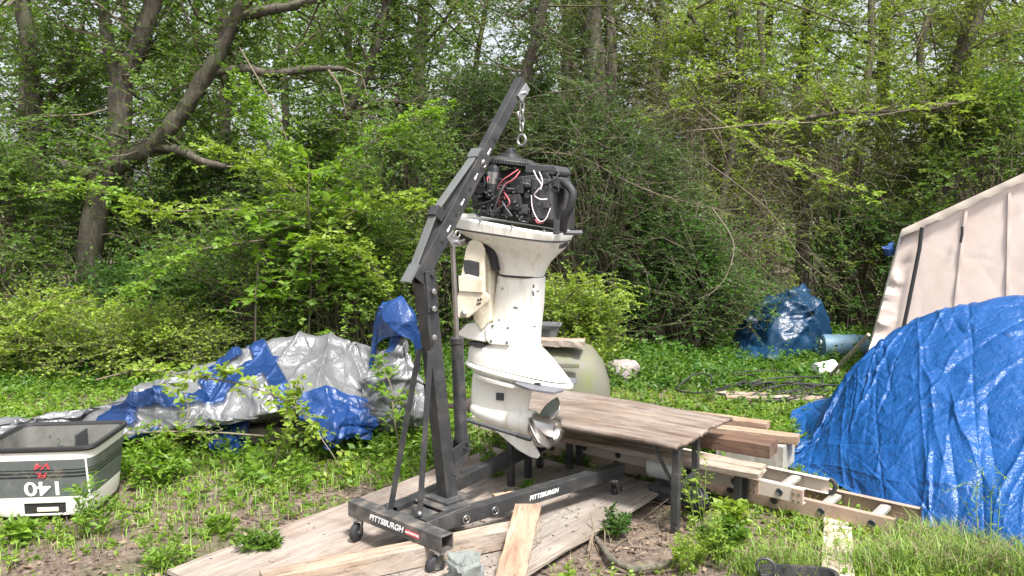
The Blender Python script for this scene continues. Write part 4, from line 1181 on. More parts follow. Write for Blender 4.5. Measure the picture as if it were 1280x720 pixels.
mb.build('swivel_bracket', CR, motor, bevel=0.006)
x, z = mp(575, 303, -.17)
mb = MB(); mb.lathe([(0.012, 0), (0.016, 0.006), (0.016, 0.02), (0.008, 0.03)], (x, -0.17, z), (0, -1, 0), 12); mb.tube([(x + 0.03, -0.172, z + 0.012), (x - 0.03, -0.18, z - 0.01)], 0.009, 8)
mb.build('tilt_tube_nut', M['chrome'], motor, smooth=40)
mb = MB(); mb.prism(mpoly([(570, 418), (583, 405), (609, 402), (611, 424), (606, 428), (585, 424)], -.09), -0.092, 0.092); lm = mb.build('lower_mount', W_, motor, bevel=0.006)
mb = MB(); mb.prism(mpoly([(607, 411), (611, 405), (622, 402), (630, 417), (639, 428), (637, 432), (613, 430), (608, 424)], -.09), -0.099, -0.080)
cv = mb.build('mount_cover', W_, motor, bevel=0.004)
mb = MB()
for (bx, by) in ((616, 407), (635, 410), (614, 426), (634, 428)):
    x, z = mp(bx, by, -.098); mb.lathe([(0.0075, 0), (0.0075, 0.004), (0.001, 0.005)], (x, -0.0985, z), (0, -1, 0), 8)
mb.build('bolt', M['steel'], cv)
mb = MB(); mb.prism(mpoly([(585, 427), (606, 430), (604, 434), (586, 431)], -.09), -0.094, -0.05); mb.build('shadow_gap', M['rubber'], motor)  # solid dark strip put in as the shade of the gap
mb = MB(); mb.prism(mpoly([(576, 290), (600, 293), (612, 300), (620, 312), (622, 338), (618, 338), (612, 316), (600, 304), (578, 300)], -.1), -0.12, 0.12); mb.build('arch_shade', M['rubber'], motor, smooth=40)  # dark band standing in for the shade inside the pan's front arch
# pan trim: rear latch, cable grommet, side latch
mb = MB(); x, z = mp(718, 291, -.11); mb.tube([(x - 0.05, -0.12, z), (x + 0.035, -0.10, z)], 0.011, 8); mb.build('fuel_fitting', M['fin_grey'], motor, smooth=40)
mb = MB(); mb.prism(mpoly([(693, 275), (699, 275), (698, 293), (692, 293)], -.21), -0.222, -0.200); mb.build('latch', M['engine_grey'], motor, bevel=0.002)
mb = MB(); mb.prism(mpoly([(701, 306), (708, 303), (706, 308), (700, 311)], -.13), -0.15, -0.10); mb.build('drain_slot', M['rubber'], motor)
mb = MB(); mb.prism(mpoly([(666, 356), (668, 356), (668, 360), (666, 360)], -.083), -0.0845, -0.08)
mb.prism(mpoly([(665, 364), (667, 364), (668, 370), (666, 370)], -.083), -0.0845, -0.08); mb.prism(mpoly([(642, 383), (647, 384), (647, 386), (642, 385)], -.083), -0.0845, -0.08)
mb.build('scuff_decal', M['fin_grey'], motor)
# seam, screws and rub strip on the pan
mb = MB(); mb.loft([ring((567, 282), (719, 301), 0.2075, pf=.55, q=.55), ring((567, 284), (719, 303), 0.2075, pf=.55, q=.55)], False, False); mb.build('pan_seam', M['rubber'], motor, smooth=40)
mb = MB(); mb.loft([ring((622, 341), (683, 345), 0.0915, pf=.75, q=.75), ring((622, 343.5), (683, 347.5), 0.0915, pf=.75, q=.75)], False, False); mb.build('housing_seam', M['rubber'], motor, smooth=40)
for (bx, by) in ((600, 276), (640, 283), (680, 289), (628, 360), (672, 364), (624, 400), (668, 408), (600, 470), (650, 478)):
    yy = -0.2135 if by < 300 else (-0.084 if by < 430 else -0.055); x, z = mp(bx, by, yy)
    mb = MB(); mb.lathe([(0.006, -0.006), (0.006, 0.003), (0.0035, 0.0042), (0.0005, 0.0042)], (x, yy, z), (0, -1, 0), 8); mb.build('screw', M['steel'], motor)
# powerhead
def dark(name, poly, y0, y1, mat='engine_black', bev=0.006):
    m_ = MB(); m_.prism(mpoly(poly, y0 if y0 < 0 else 0.0), y0, y1); return m_.build(name, M[mat], motor, bevel=bev)
dark('crankcase', [(596, 225), (606, 214), (640, 212), (700, 218), (706, 240), (706, 288), (600, 270)], -0.07, 0.07)
dark('cylinder_bank', [(638, 222), (684, 216), (690, 226), (692, 279), (646, 273), (637, 262)], -0.155, -0.065)
dark('cylinder_bank', [(638, 222), (684, 216), (690, 226), (692, 279), (646, 273), (637, 262)], 0.065, 0.155)
dark('cylinder_head', [(664, 222), (688, 224), (690, 276), (664, 272)], -0.185, -0.155, 'engine_grey')
dark('air_silencer', [(588, 222), (600, 217), (603, 262), (590, 262)], -0.14, 0.14)
dark('ignition_cover', [(656, 208), (662, 205), (694, 207), (699, 214), (697, 219), (656, 216)], -0.15, 0.02, 'engine_grey', 0.005)
dark('power_pack', [(633, 244), (650, 242), (652, 262), (634, 262)], -0.19, -0.155)
dark('rectifier', [(690, 220), (703, 222), (703, 236), (690, 234)], -0.15, -0.06, 'engine_grey')
dark('fuel_pump', [(628, 258), (638, 258), (638, 271), (628, 270)], -0.17, -0.07, 'engine_grey')
dark('electrical_bracket', [(609, 250), (628, 254), (626, 270), (606, 268)], -0.15, -0.05)
m_ = MB(); x, z = mp(613, 248, -.15); m_.lathe([(0.024, 0), (0.031, 0.004), (0.031, 0.145), (0.026, 0.155), (0.014, 0.158), (0.012, 0.19)], (x, -0.14, z), (0.12, 0, 1), 20); st = m_.build('starter_motor', M['engine_black'], motor, smooth=35)
m_ = MB(); m_.lathe([(0.0315, 0.07), (0.0315, 0.125)], (x, -0.14, z), (0.12, 0, 1), 20); m_.build('starter_label', M['steel'], st, smooth=40)
tl = Vector((math.sin(R(7)), 0, math.cos(R(7))))
fxx, fz = mp(638, 203)
m_ = MB(); m_.lathe([(0.02, -0.02), (0.13, -0.018), (0.150, -0.012), (0.152, 0.004), (0.148, 0.008), (0.12, 0.012), (0.10, 0.022), (0.05, 0.026), (0.045, 0.04), (0.03, 0.042), (0.028, 0.055), (0.001, 0.056)], (fxx, -0.005, fz), tl, 40)
fly = m_.build('flywheel', M['engine_black'], motor, smooth=30)
m_ = MB()
for k in range(72):
    a = 2 * math.pi * k / 72
    xx = tl.cross(Vector((0, 1, 0))).normalized(); yy = tl.cross(xx)
    p = Vector((fxx, -0.005, fz)) + (xx * math.cos(a) + yy * math.sin(a)) * 0.153 + tl * (-0.004)
    m_.bar(p - tl * 0.007, p + tl * 0.007, 0.006, 0.006, up=(xx * math.cos(a) + yy * math.sin(a)))
m_.build('ring_gear', M['engine_grey'], fly)
ex = 0.0; ez = eye_z
m_ = MB(); m_.torus((ex, 0, ez), 0.026, 0.0062, axis=(0.35, 1, 0), n=26, m=8); eye = m_.build('lifting_eye', M['steel'], motor, smooth=50)
m_ = MB(); m_.lathe([(0.016, 0), (0.018, 0.004), (0.018, 0.014), (0.010, 0.016), (0.010, max(0.02, ez - 0.026 - fz - 0.05))], (fxx, -0.005, fz + 0.05), (ex - fxx, 0.005, ez - 0.026 - fz - 0.05), 12)
m_.build('eye_bolt', M['engine_grey'], eye, smooth=40)
# hoses and wires
def wire(name, pts, r, mat, n=8):
    P = [Vector((mp(a, b, y)[0], y, mp(a, b, y)[1])) for a, b, y in pts]
    Q = []
    for i in range(len(P) - 1):
        p0, p1, p2, p3 = P[max(i - 1, 0)], P[i], P[i + 1], P[min(i + 2, len(P) - 1)]
        for k in range(6):
            t = k / 6
            Q.append(0.5 * ((2 * p1) + (p2 - p0) * t + (2 * p0 - 5 * p1 + 4 * p2 - p3) * t * t + (3 * p1 - p0 - 3 * p2 + p3) * t ** 3))
    Q.append(P[-1])
    m_ = MB(); m_.tube(Q, r, n); return m_.build(name, M[mat], motor, smooth=60)
wire('hose', [(700, 226, -.12), (709, 231, -.15), (716, 242, -.16), (713, 258, -.16), (706, 272, -.15), (704, 288, -.13)], 0.019, 'rubber', 12)
wire('wire', [(667, 213, -.19), (671, 222, -.20), (677, 232, -.205), (672, 238, -.21), (668, 244, -.205), (675, 249, -.20), (684, 249, -.19)], 0.0032, 'pale_wire')
wire('wire', [(674, 215, -.19), (678, 226, -.20), (676, 237, -.205)], 0.003, 'pale_wire')
wire('wire', [(664, 244, -.19), (666, 262, -.205), (674, 276, -.21), (682, 274, -.205), (688, 260, -.19)], 0.0026, 'pale_wire')
wire('wire', [(622, 236, -.18), (628, 226, -.19), (636, 220, -.19), (648, 212, -.17)], 0.0035, 'red_wire')
wire('wire', [(626, 244, -.18), (630, 232, -.195), (642, 224, -.195), (650, 214, -.17)], 0.0035, 'red_wire')
wire('wire', [(577, 260, -.12), (596, 256, -.19), (615, 250, -.20), (624, 240, -.195), (632, 226, -.19)], 0.0042, 'rubber')
wire('wire', [(614, 269, -.17), (620, 256, -.19), (626, 240, -.20), (634, 228, -.19)], 0.004, 'fin_grey')
wire('wire', [(628, 252, -.18), (634, 262, -.20), (640, 270, -.19)], 0.004, 'fin_grey')
wire('wire', [(630, 240, -.18), (637, 252, -.205), (634, 258, -.20)], 0.0035, 'red_wire')
rg = np.random.default_rng(21)
for k in range(26):
    x0, y0 = rg.uniform(590, 690), rg.uniform(218, 268)
    pts = [(x0, y0 + 0.14 * (x0 - 640), -0.15)]
    for j in range(3):
        x0 += rg.normal(3, 9); y0 += rg.normal(3, 9)
        x0 = min(max(x0, 586), 698); y0 = min(max(y0, 214), 268 + (x0 - 590) * .12)
        pts.append((x0, y0, -rg.uniform(.15, .2)))
    wire('wire', pts, rg.uniform(0.0025, 0.0055), ['rubber', 'engine_grey', 'rubber', 'fin_grey', 'red_wire'][rg.integers(0, 5) if k > 5 else 0], 6)
m_ = MB()
for k in range(46):
    x0, y0 = rg.uniform(592, 694), rg.uniform(222, 270)
    x, z = mp(x0, y0 + (x0 - 592) * .08, -.155)
    m_.lathe([(0.006, 0), (0.006, 0.03), (0.003, 0.034)], (x, -rg.uniform(.145, .165), z), (0, -1, 0), 6)
m_.build('stud_bolts', M['engine_grey'], motor)['kind'] = 'stuff'
for k in range(14):
    x0, y0 = rg.uniform(596, 690), rg.uniform(222, 266)
    x, z = mp(x0, y0 + (x0 - 592) * .08, -.155)
    m_ = MB(); m_.box((x, -rg.uniform(.15, .18), z), (rg.uniform(.02, .05), .04, rg.uniform(.015, .05)), Matrix.Rotation(rg.normal(0, .2), 3, 'Y'))
    m_.build('engine_bracket', M[['engine_black', 'engine_grey', 'engine_black'][k % 3]], motor, bevel=0.004)

# ------------------------------------------------------------------ upturned engine cowl on the left
COW = gp(52, 652)
c_yaw = R(6)
cowl = thing('engine_cowl', 'white and charcoal outboard engine cowl lying upside down in the weeds', 'engine cowl', (COW.x, COW.y + 0.24, 0.012), c_yaw)
def crect(lx, ly, z, p=0.32, n=56, dx=0.0, dy=0.0):
    out = []
    for k in range(n):
        a = 2 * math.pi * k / n
        c, s = math.cos(a), math.sin(a)
        out.append((dx + lx * math.copysign(abs(c) ** p, c), dy + ly * math.copysign(abs(s) ** p, s), z))
    return out
def cowl_mat():
    m, nt, p = material('cowl_paint')
    tc = nt.nodes.new('ShaderNodeTexCoord'); sp = nt.nodes.new('ShaderNodeSeparateXYZ'); nt.links.new(tc.outputs['Object'], sp.inputs[0])
    white, char, dk = (0.72, 0.70, 0.66), (0.098, 0.110, 0.110), (0.02, 0.022, 0.024)
    mr = nd(nt, 'ShaderNodeMapRange'); mr.inputs[2].default_value = 0.36; nt.links.new(sp.outputs[2], mr.inputs[0])
    r = ramp(nt, [(0, white), (0.285, white), (0.287, char), (0.555, char), (0.557, dk), (0.585, dk), (0.587, char), (0.605, char), (0.607, dk), (0.635, dk), (0.637, char), (0.655, char), (0.657, dk), (0.675, dk), (0.677, char), (0.81, char), (0.812, white)], 'CONSTANT')
    nt.links.new(mr.outputs[0], r.inputs[0])
    # a thin white stripe where the side panel starts
    a = nd(nt, 'ShaderNodeMath', operation='SUBTRACT'); nt.links.new(sp.outputs[0], a.inputs[0]); a.inputs[1].default_value = 0.188
    b = nd(nt, 'ShaderNodeMath', operation='ABSOLUTE'); nt.links.new(a.outputs[0], b.inputs[0])
    l = nd(nt, 'ShaderNodeMath', operation='LESS_THAN'); nt.links.new(b.outputs[0], l.inputs[0]); l.inputs[1].default_value = 0.0035
    c = mix(nt, l.outputs[0], r.outputs[0], white)
    n1 = noise_node(nt, coords(nt), 14, 6, 0.65)
    r1 = ramp(nt, [(0.55, 0), (0.78, 0.55)]); nt.links.new(n1, r1.inputs[0])
    c = mix(nt, r1.outputs[0], c, (0.33, 0.27, 0.19))
    nt.links.new(c, p.inputs['Base Color']); p.inputs['Roughness'].default_value = 0.36
    return m
mb = MB()
CDX = -0.045
outer = [crect(0.215, 0.195, 0.0, .42, dx=CDX), crect(0.234, 0.210, 0.006, .34, dx=CDX), crect(0.241, 0.216, 0.03, .28, dx=CDX), crect(0.247, 0.222, 0.10, .25, dx=CDX),
         crect(0.254, 0.229, 0.18, .24, dx=CDX), crect(0.262, 0.236, 0.26, .24, dx=CDX), crect(0.27, 0.244, 0.345, .24, dx=CDX)]
mb.loft(outer, True, False)
shell = mb.build('shell', cowl_mat(), cowl, smooth=40)
mb = MB(); mb.loft([crect(0.262, 0.236, 0.35, .24, dx=CDX), crect(0.25, 0.224, 0.25, .24, dx=CDX), crect(0.236, 0.212, 0.10, .26, dx=CDX), crect(0.20, 0.18, 0.035, .4, dx=CDX)], False, True)
M['cowl_inside'] = paint('cowl_inside', (0.13, 0.13, 0.12), 0.7, 0.0, (0.05, 0.045, 0.035), 0.7, 7, 0.15)
mb.build('lining', M['cowl_inside'], cowl, smooth=40)
mb = MB()
mb.loft([crect(0.276, 0.250, 0.335, .22, dx=CDX), crect(0.281, 0.255, 0.345, .22, dx=CDX), crect(0.279, 0.253, 0.358, .22, dx=CDX), crect(0.262, 0.236, 0.358, .22, dx=CDX), crect(0.258, 0.232, 0.345, .22, dx=CDX), crect(0.276, 0.250, 0.335, .22, dx=CDX)], False, False)
mb.build('rim_seal', M['rubber'], cowl, smooth=40)
def sh_y(x, z):    # near face of the shell
    t = z / 0.345
    lx, ly = 0.24 + 0.030 * t, 0.213 + 0.031 * t
    cc = min(1, abs((x - CDX) / lx)) ** (1 / .25)
    return -ly * (max(0, 1 - cc ** 2) ** 0.5) ** .25
def cowl_text(txt, size, x, z, mat, xs=1.0, bold=0.0, shear=0.0):
    o = lettering('lettering', txt, size, M[mat], shell, frame_matrix((x, 0, z), (-1, 0, 0.0), (0, 0, -1)), shear, xscale=xs, bold=bold, thick=0.0)
    me = o.data
    for v in me.vertices: v.co.y = sh_y(v.co.x, v.co.z) - 0.004
    me.update()
cowl_text('140', 0.098, -0.01, 0.153, 'letter_white', 1.25, 0.002)
cowl_text('V4', 0.046, 0.0, 0.265, 'letter_red', 1.5, 0.001, 0.3)
cowl_text('FL', 0.036, -0.012, 0.219, 'letter_red', 1.5, 0.001, 0.3)
# recessed handle
hy = sh_y(-0.02, 0.05)
mb = MB()
for (x0, x1, z0, z1) in ((-.13, .10, .075, .088), (-.13, .10, .012, .022), (-.13, -.108, .022, .075), (.085, .10, .022, .075)):
    mb.box(((x0 + x1) / 2, hy + 0.004, (z0 + z1) / 2), (x1 - x0, 0.03, z1 - z0))
hd = mb.build('handle_frame', M['motor_white'], cowl, bevel=0.004)
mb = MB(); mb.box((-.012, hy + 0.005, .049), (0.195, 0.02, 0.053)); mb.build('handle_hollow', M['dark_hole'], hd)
mb = MB(); mb.box((0.0, hy - 0.004, .042), (0.10, 0.012, 0.022)); mb.build('latch_lever', M['motor_cream'], hd, bevel=0.004)
mb = MB(); mb.box((0.02, 0.14, 0.27), (0.010, 0.14, 0.12)); mb.build('inner_baffle', M['engine_grey'], cowl, bevel=0.002)
mb = MB(); mb.box((0.12, -0.19, 0.29), (0.05, 0.03, 0.03)); mb.build('latch_catch', M['motor_cream'], cowl, bevel=0.002)

# ------------------------------------------------------------------ low table, bench below it
TY = R(-35.5)
tu, tw = Vector((math.cos(TY), math.sin(TY), 0)), Vector((-math.sin(TY), math.cos(TY), 0))
TZ = 0.43
nr_ = gp(849, 557, TZ)
TLEN, TWID = 1.40, 0.66
tc_ = nr_ - tu * TLEN / 2 + tw * TWID / 2
table = thing('work_table', 'low table with weathered wooden top and black metal legs beside the motor', 'table', (tc_.x, tc_.y, 0), TY)
nx, ny = 70, 36
gx, gy = np.meshgrid(np.linspace(-TLEN / 2, TLEN / 2, nx), np.linspace(-TWID / 2, TWID / 2, ny), indexing='ij')
edge = (np.clip((gx - TLEN / 2 + 0.06) / 0.06, 0, 1))
gxx = gx + edge * (0.02 * fbm(gy * 9, gy * 0 + 3.3, 5) - 0.006) - (np.clip((-gx - TLEN / 2 + 0.06) / 0.06, 0, 1)) * 0.015 * fbm(gy * 9, gy * 0 + 1.3, 6)
gyy = gy + np.clip((-gy - TWID / 2 + .04) / .04, 0, 1) * 0.006 * fbm(gx * 7, gx * 0, 8) + np.clip((gy - TWID / 2 + .04) / .04, 0, 1) * 0.008 * fbm(gx * 7, gx * 0, 9)
gz = 0.006 * fbm(gx * 1.5, gy * 3, 12) + 0.0022 * fbm(gx * 4, gy * 60, 13, 3) - 0.018 * (gx / (TLEN / 2)) ** 2 * 0.3
for (yy, ww, x0, x1) in ((-.16, .004, -.7, .35), (-.05, .004, -.7, .7), (.09, .004, -.7, .5), (.2, .004, -.7, .7)):
    wob = yy + 0.008 * fbm(gx * 3, gx * 0 + yy, 14)
    gz = gz - 0.004 * np.exp(-((gy - wob) / 0.011) ** 2) * ((gx > x0) & (gx < x1))
top = np.stack([gxx, gyy, TZ + gz], -1).reshape(-1, 3); bot = np.stack([gxx, gyy, TZ - 0.022 + gz * 0.5], -1).reshape(-1, 3)
vv = np.concatenate([top, bot]); N_ = nx * ny
fs = []
for i in range(nx - 1):
    for j in range(ny - 1):
        a = i * ny + j
        fs.append((a, a + ny, a + ny + 1, a + 1)); fs.append((N_ + a, N_ + a + 1, N_ + a + ny + 1, N_ + a + ny))
bd_ = [i * ny for i in range(nx)] + [(nx - 1) * ny + j for j in range(1, ny)] + [i * ny + ny - 1 for i in range(nx - 2, -1, -1)] + [j for j in range(ny - 2, 0, -1)]
for k in range(len(bd_)):
    a, b = bd_[k], bd_[(k + 1) % len(bd_)]
    fs.append((b, a, N_ + a, N_ + b))
link('tabletop', np_mesh('tabletop', vv, np.array(fs)), M['table_wood'], table)
def to_table(p):
    d = Vector(p) - tc_; return Vector((d.dot(tu), d.dot(tw), p[2]))
f_rn, f_rf = to_table(gp(838, 668)), to_table(gp(868, 640))
f_ln, f_lf = to_table(gp(630, 617)), to_table(gp(660, 602))
tops = TZ - 0.024
for f in (f_rn, f_rf, f_ln, f_lf):
    f.y = max(-TWID / 2 + 0.05, min(TWID / 2 - 0.06, f.y)); f.x = max(-TLEN / 2 + .08, min(TLEN / 2 - .02, f.x))
    mb = MB(); hollow(mb, (f.x, f.y, -0.01), (f.x, f.y, tops), 0.032, 0.032, 0.003, up=(1, 0, 0))
    mb.box((f.x, f.y, 0.16), (0.036, 0.036, 0.24)) if f in (f_rn,) else None
    mb.build('leg', M['black_paint'], table, bevel=0.003)
for a, b in ((f_rn, f_rf), (f_ln, f_lf)):
    mb = MB(); mb.bar((a.x, a.y + .017, 0.20), (b.x, b.y - .017, 0.20), 0.022, 0.022); mb.bar((a.x, a.y - 0.02, tops - 0.012), (b.x, b.y + .02, tops - 0.012), 0.03, 0.018)
    mb.build('crosspiece', M['black_paint'], table, bevel=0.002)
for f, s in ((f_rn, -1), (f_ln, 1), (f_lf, 1)):
    mb = MB(); mb.bar((f.x + s * 0.016, f.y, 0.22), (f.x + s * 0.12, f.y, tops - 0.004), 0.016, 0.012, up=(0, 1, 0)); mb.build('brace', M['black_paint'], table, bevel=0.001)

BZ = 0.235
bn_ = gp(945, 592, BZ)
b_c = bn_ - tu * 0.66 + tw * 0.085
bench = thing('low_bench', 'low weathered plank bench tucked behind the table above the ladder', 'bench', (b_c.x, b_c.y, 0), TY)
for k, (yy, s) in enumerate(((-.047, 11), (.047, 12))):
    plank('plank', None, None, (0, yy, BZ - 0.016), 1.34 - 0.03 * k, 0.086, 0.030, 0.0, M['timber'], seed=s, rough=0.0025, parent=bench, ragged=0.006)
for x in (-.42, .56):
    mb = MB(); hollow(mb, (x, -.05, 0.0), (x, -.05, BZ - .032), 0.03, 0.03, 0.003, up=(1, 0, 0)); mb.build('leg', M['black_paint'], bench, bevel=0.002)
    mb = MB(); hollow(mb, (x, .06, 0.0), (x, .06, BZ - .032), 0.03, 0.03, 0.003, up=(1, 0, 0)); mb.build('leg', M['black_paint'], bench, bevel=0.002)

# ------------------------------------------------------------------ extension ladder on the ground
LY = R(-40)
lu, lw = Vector((math.cos(LY), math.sin(LY), 0)), Vector((-math.sin(LY), math.cos(LY), 0))
lend = gp(1118, 673)
lad = thing('extension_ladder', 'dusty extension ladder lying flat on the ground under the bench', 'ladder', (lend.x, lend.y, 0), LY)
def channel(mb, x0, x1, y, z0, z1, t=0.004, fl=0.028, s=1):
    mb.box(((x0 + x1) / 2, y, (z0 + z1) / 2), (x1 - x0, t, z1 - z0))
    for z in (z0 + t / 2, z1 - t / 2): mb.box(((x0 + x1) / 2, y + s * (fl / 2 + t / 2), z), (x1 - x0, fl, t))
def section(root, x0, x1, yn, yf, z0, z1, xf_off, first, mat, tone):
    parts = []
    for y, s, off in ((yn, 1, 0), (yf, -1, xf_off)):
        mb = MB(); channel(mb, x0, x1 + off, y, z0, z1, s=-s if False else s)
        r_ = mb.build('rail', mat, root, bevel=0.001); parts.append(r_)
    x = x1 - first
    zc_ = (z0 + z1) / 2
    while x > x0 + 0.1:
        mb = MB()
        prof = [(0.012, -0.014), (0.024, -0.005), (0.024, 0.012), (0.0, 0.016), (-0.024, 0.012), (-0.024, -0.005), (-0.012, -0.014)]
        mb.loft([[(x + a, yn + 0.002, zc_ + 0.012 + b) for a, b in prof], [(x + a, yf - 0.002, zc_ + 0.012 + b) for a, b in prof]])
        mb.build('rung', M['aluminium'], root, bevel=0.001)
        mb = MB(); mb.torus((x, yn - 0.004, zc_), 0.015, 0.004, axis=(0, 1, 0), n=20, m=6); mb.lathe([(0.0145, 0), (0.0145, 0.0008)], (x, yn - 0.0026, zc_), (0, -1, 0), 20)
        mb.build('rung_end', M['engine_grey'], parts[0], smooth=40)
        x -= 0.235
section(lad, -2.45, 0.0, 0.0, 0.25, 0.004, 0.088, 0.05, 0.10, M['fibreglass'], 0)
for y, off in ((0.0, 0.0), (0.25, .05)):
    mb = MB(); mb.box((off + 0.004, y + (0.014 if y == 0 else -0.014), 0.049), (0.006, 0.034, 0.088)); mb.build('end_shoe', M['rubber'], lad, bevel=0.002)
section(lad, -2.6, -0.40, -0.062, 0.188, 0.082, 0.156, 0.04, 0.12, M['pale_board'] if False else M['canvas_trim'], 1)
mb = MB()
for x in (-0.40, -0.62):
    mb.box((x - 0.03, -0.066, 0.115), (0.05, 0.006, 0.075))
lk = mb.build('rail_bracket', M['worn_black'] if False else M['fibreglass'], lad, bevel=0.001)
mb = MB()
for x in (-0.445, -0.42, -0.645, -0.665):
    for z in (0.095, 0.13): mb.lathe([(0.006, 0), (0.006, 0.003), (0.001, 0.004)], (x, -0.069, z), (0, -1, 0), 8)
mb.build('rivets', M['steel'], lk)['kind'] = 'stuff'
mb = MB(); mb.tube([(-0.36, 0.188, 0.154), (-0.34, 0.188, 0.145), (-0.33, 0.188, 0.12), (-0.34, 0.188, 0.09), (-0.36, 0.188, 0.085)], 0.012, 8); mb.build('end_guard', M['rubber'], lad, smooth=50)

# ------------------------------------------------------------------ loose lumber
def lay(name, label, cat, pxe, z, L, W, T, yaw, mat, seed, pitch=0.0, rough=0.0015, side=0, roll=0.0, group='loose lumber'):
    """pxe: photo pixel of the right end's near lower edge; the piece runs back from there"""
    e = gp(pxe[0], pxe[1], z)
    u = Vector((math.cos(yaw), math.sin(yaw), 0)); w = Vector((-math.sin(yaw), math.cos(yaw), 0))
    c = e - u * L / 2 + w * W / 2 + Vector((0, 0, T / 2))
    return plank(name, label, cat, c, L, W, T, yaw, mat, pitch, roll, seed, rough, group=group)
lay('concrete_block', 'pale grey block carrying the lumber beside the blue tarp', 'block', (978, 592), 0.0, 0.40, 0.22, 0.155, R(-36), M['block'], 31, group=None)
lay('lumber_board', 'fresh light brown board jutting out right of the tabletop', 'board', (997, 557), 0.16, 0.95, 0.09, 0.048, R(-27), M['new_wood'], 33)
lay('lumber_board', 'thin yellowish board end lying behind the fresh light brown board', 'board', (958, 538), 0.20, 0.8, 0.09, 0.04, R(-30), M['new_wood'], 34)
lay('lumber_beam', 'dark reddish brown beam end under the right corner of the tabletop', 'beam', (962, 574), 0.245, 0.8, 0.15, 0.07, R(-33), M['brown_beam'], 35)
# timbers under and in front of the hoist
a0, a1 = gp(330, 757, PZ), gp(650, 688, PZ)
dv = a1 - a0
ya = math.atan2(dv.y, dv.x)
c = (a0 + a1) / 2 + Vector((-math.sin(ya), math.cos(ya), 0)) * 0.042 + Vector((0, 0, 0.046 + 0.016))
plank('square_timber', 'long grey square timber lying under the hoist crossbar', 'timber', c, dv.length, 0.085, 0.085, ya, M['timber'], seed=41, rough=0.002, group='loose lumber')
e = gp(676, 700, PZ)
plank('timber_block', 'short square timber block under the reddish leaning board', 'timber', e + Vector((-0.07, 0.09, 0.046 + .016)), 0.17, 0.085, 0.085, R(62), M['timber'], seed=42, group='loose lumber')
p0, p1 = gp(634, 745, PZ + 0.03), at(660, 662, 3.5)
p1.z = PZ + 0.125
dv = p1 - p0
o = plank('short_board', 'short reddish tan board leaning over timbers in front of the hoist leg', 'board', (p0 + p1) / 2 + Vector((0, 0, 0.022)), dv.length, 0.115, 0.022, math.atan2(dv.y, dv.x), M['new_wood'],
          pitch=math.atan2(dv.z, math.hypot(dv.x, dv.y)), seed=43, rough=0.0015, group='loose lumber', ragged=0.004)
plank('wood_scrap', 'small orange brown wood scrap wedged against the hoist leg', 'wood scrap', gp(640, 652, PZ) + Vector((-.02, 0, 0.125)), 0.13, 0.07, 0.02, R(20), M['new_wood'], seed=44, group='loose lumber')
p0, p1 = gp(1047, 735), gp(1047, 648)
plank('pale_board', 'pale flat board on the grass leading under the ladder end', 'board', (p0 + p1) / 2 + Vector((0, 0, 0.012)), (p1 - p0).length + 0.1, 0.125, 0.022, math.atan2((p1 - p0).y, (p1 - p0).x), M['pale_board'], seed=45, group='loose lumber')
# grey stone in front of the right caster
def lump(name, label, cat, c, size, mat, seed, rough=0.12, p=0.45, n=18, group=None, rz=0.0):
    rg_ = np.random.default_rng(seed)
    mb = MB(); rings = []
    for i in range(n + 1):
        ph = math.pi * i / n - math.pi / 2
        r = []
        for k in range(2 * n):
            a = math.pi * k / n
            f = lambda c_: math.copysign(abs(c_) ** p, c_)
            x, y, z = f(math.cos(ph)) * f(math.cos(a)), f(math.cos(ph)) * f(math.sin(a)), f(math.sin(ph))
            q = 1 + rough * float(fbm(np.array([x * 1.7 + z]), np.array([y * 1.7 - z]), seed, 4)[0])
            r.append((x * q * size[0] / 2, y * q * size[1] / 2, z * q * size[2] / 2 + size[2] / 2))
        rings.append(r)
    mb.loft(rings)
    o = mb.build(name, mat, None, smooth=50, loc=c, rot=(0, 0, rz))
    return tag(o, label, cat, group)
M['stone'] = paint('stone', (0.17, 0.185, 0.175), 0.85, 0.0, (0.06, 0.07, 0.065), 0.8, 16, 0.8)
M['pink_stone'] = paint('pink_stone', (0.30, 0.25, 0.25), 0.85, 0.0, (0.10, 0.13, 0.06), 0.8, 9, 0.6)
e = gp(583, 735, PZ)
lump('stone_block', 'rough grey stone block beside the right front caster', 'stone', (e.x, e.y, PZ), (0.12, 0.12, 0.125), M['stone'], 53, 0.30, 0.30, n=26, rz=0.5)

# ------------------------------------------------------------------ clutter below the table
M['jug'] = paint('jug', (0.62, 0.63, 0.60), 0.4, 0.0, (0.3, 0.27, 0.2), 0.5, 10, 0.1)
j = gp(838, 622)
jug = thing('plastic_jug', 'cloudy white plastic jug lying on its side under the table', 'jug', (j.x, j.y + 0.12, 0), R(-40))
mb = MB(); mb.lathe([(0.001, -0.10), (0.05, -0.10), (0.064, -0.09), (0.066, -0.03), (0.062, -0.02), (0.066, -0.01), (0.066, 0.05), (0.05, 0.085), (0.026, 0.105), (0.02, 0.112), (0.02, 0.125), (0.001, 0.126)], (0, 0, 0.12), (1, 0, 0.0), 24)
mb.build('body', M['jug'], jug, smooth=50)
mb = MB(); mb.lathe([(0.023, 0.11), (0.023, 0.132), (0.001, 0.133)], (0, 0, 0.12), (1, 0, 0), 16); mb.build('cap', M['rubber'], jug, smooth=40)
mb = MB(); mb.tube([(0.075, -0.03, 0.15), (0.05, -0.06, 0.175), (0.0, -0.07, 0.18), (-0.03, -0.05, 0.165)], 0.011, 8); mb.build('handle', M['jug'], jug, smooth=50)
b = gp(862, 640)
box = thing('battery_box', 'dark grey box with coiled cables below the table end', 'box', (b.x - 0.02, b.y + 0.16, 0), TY)
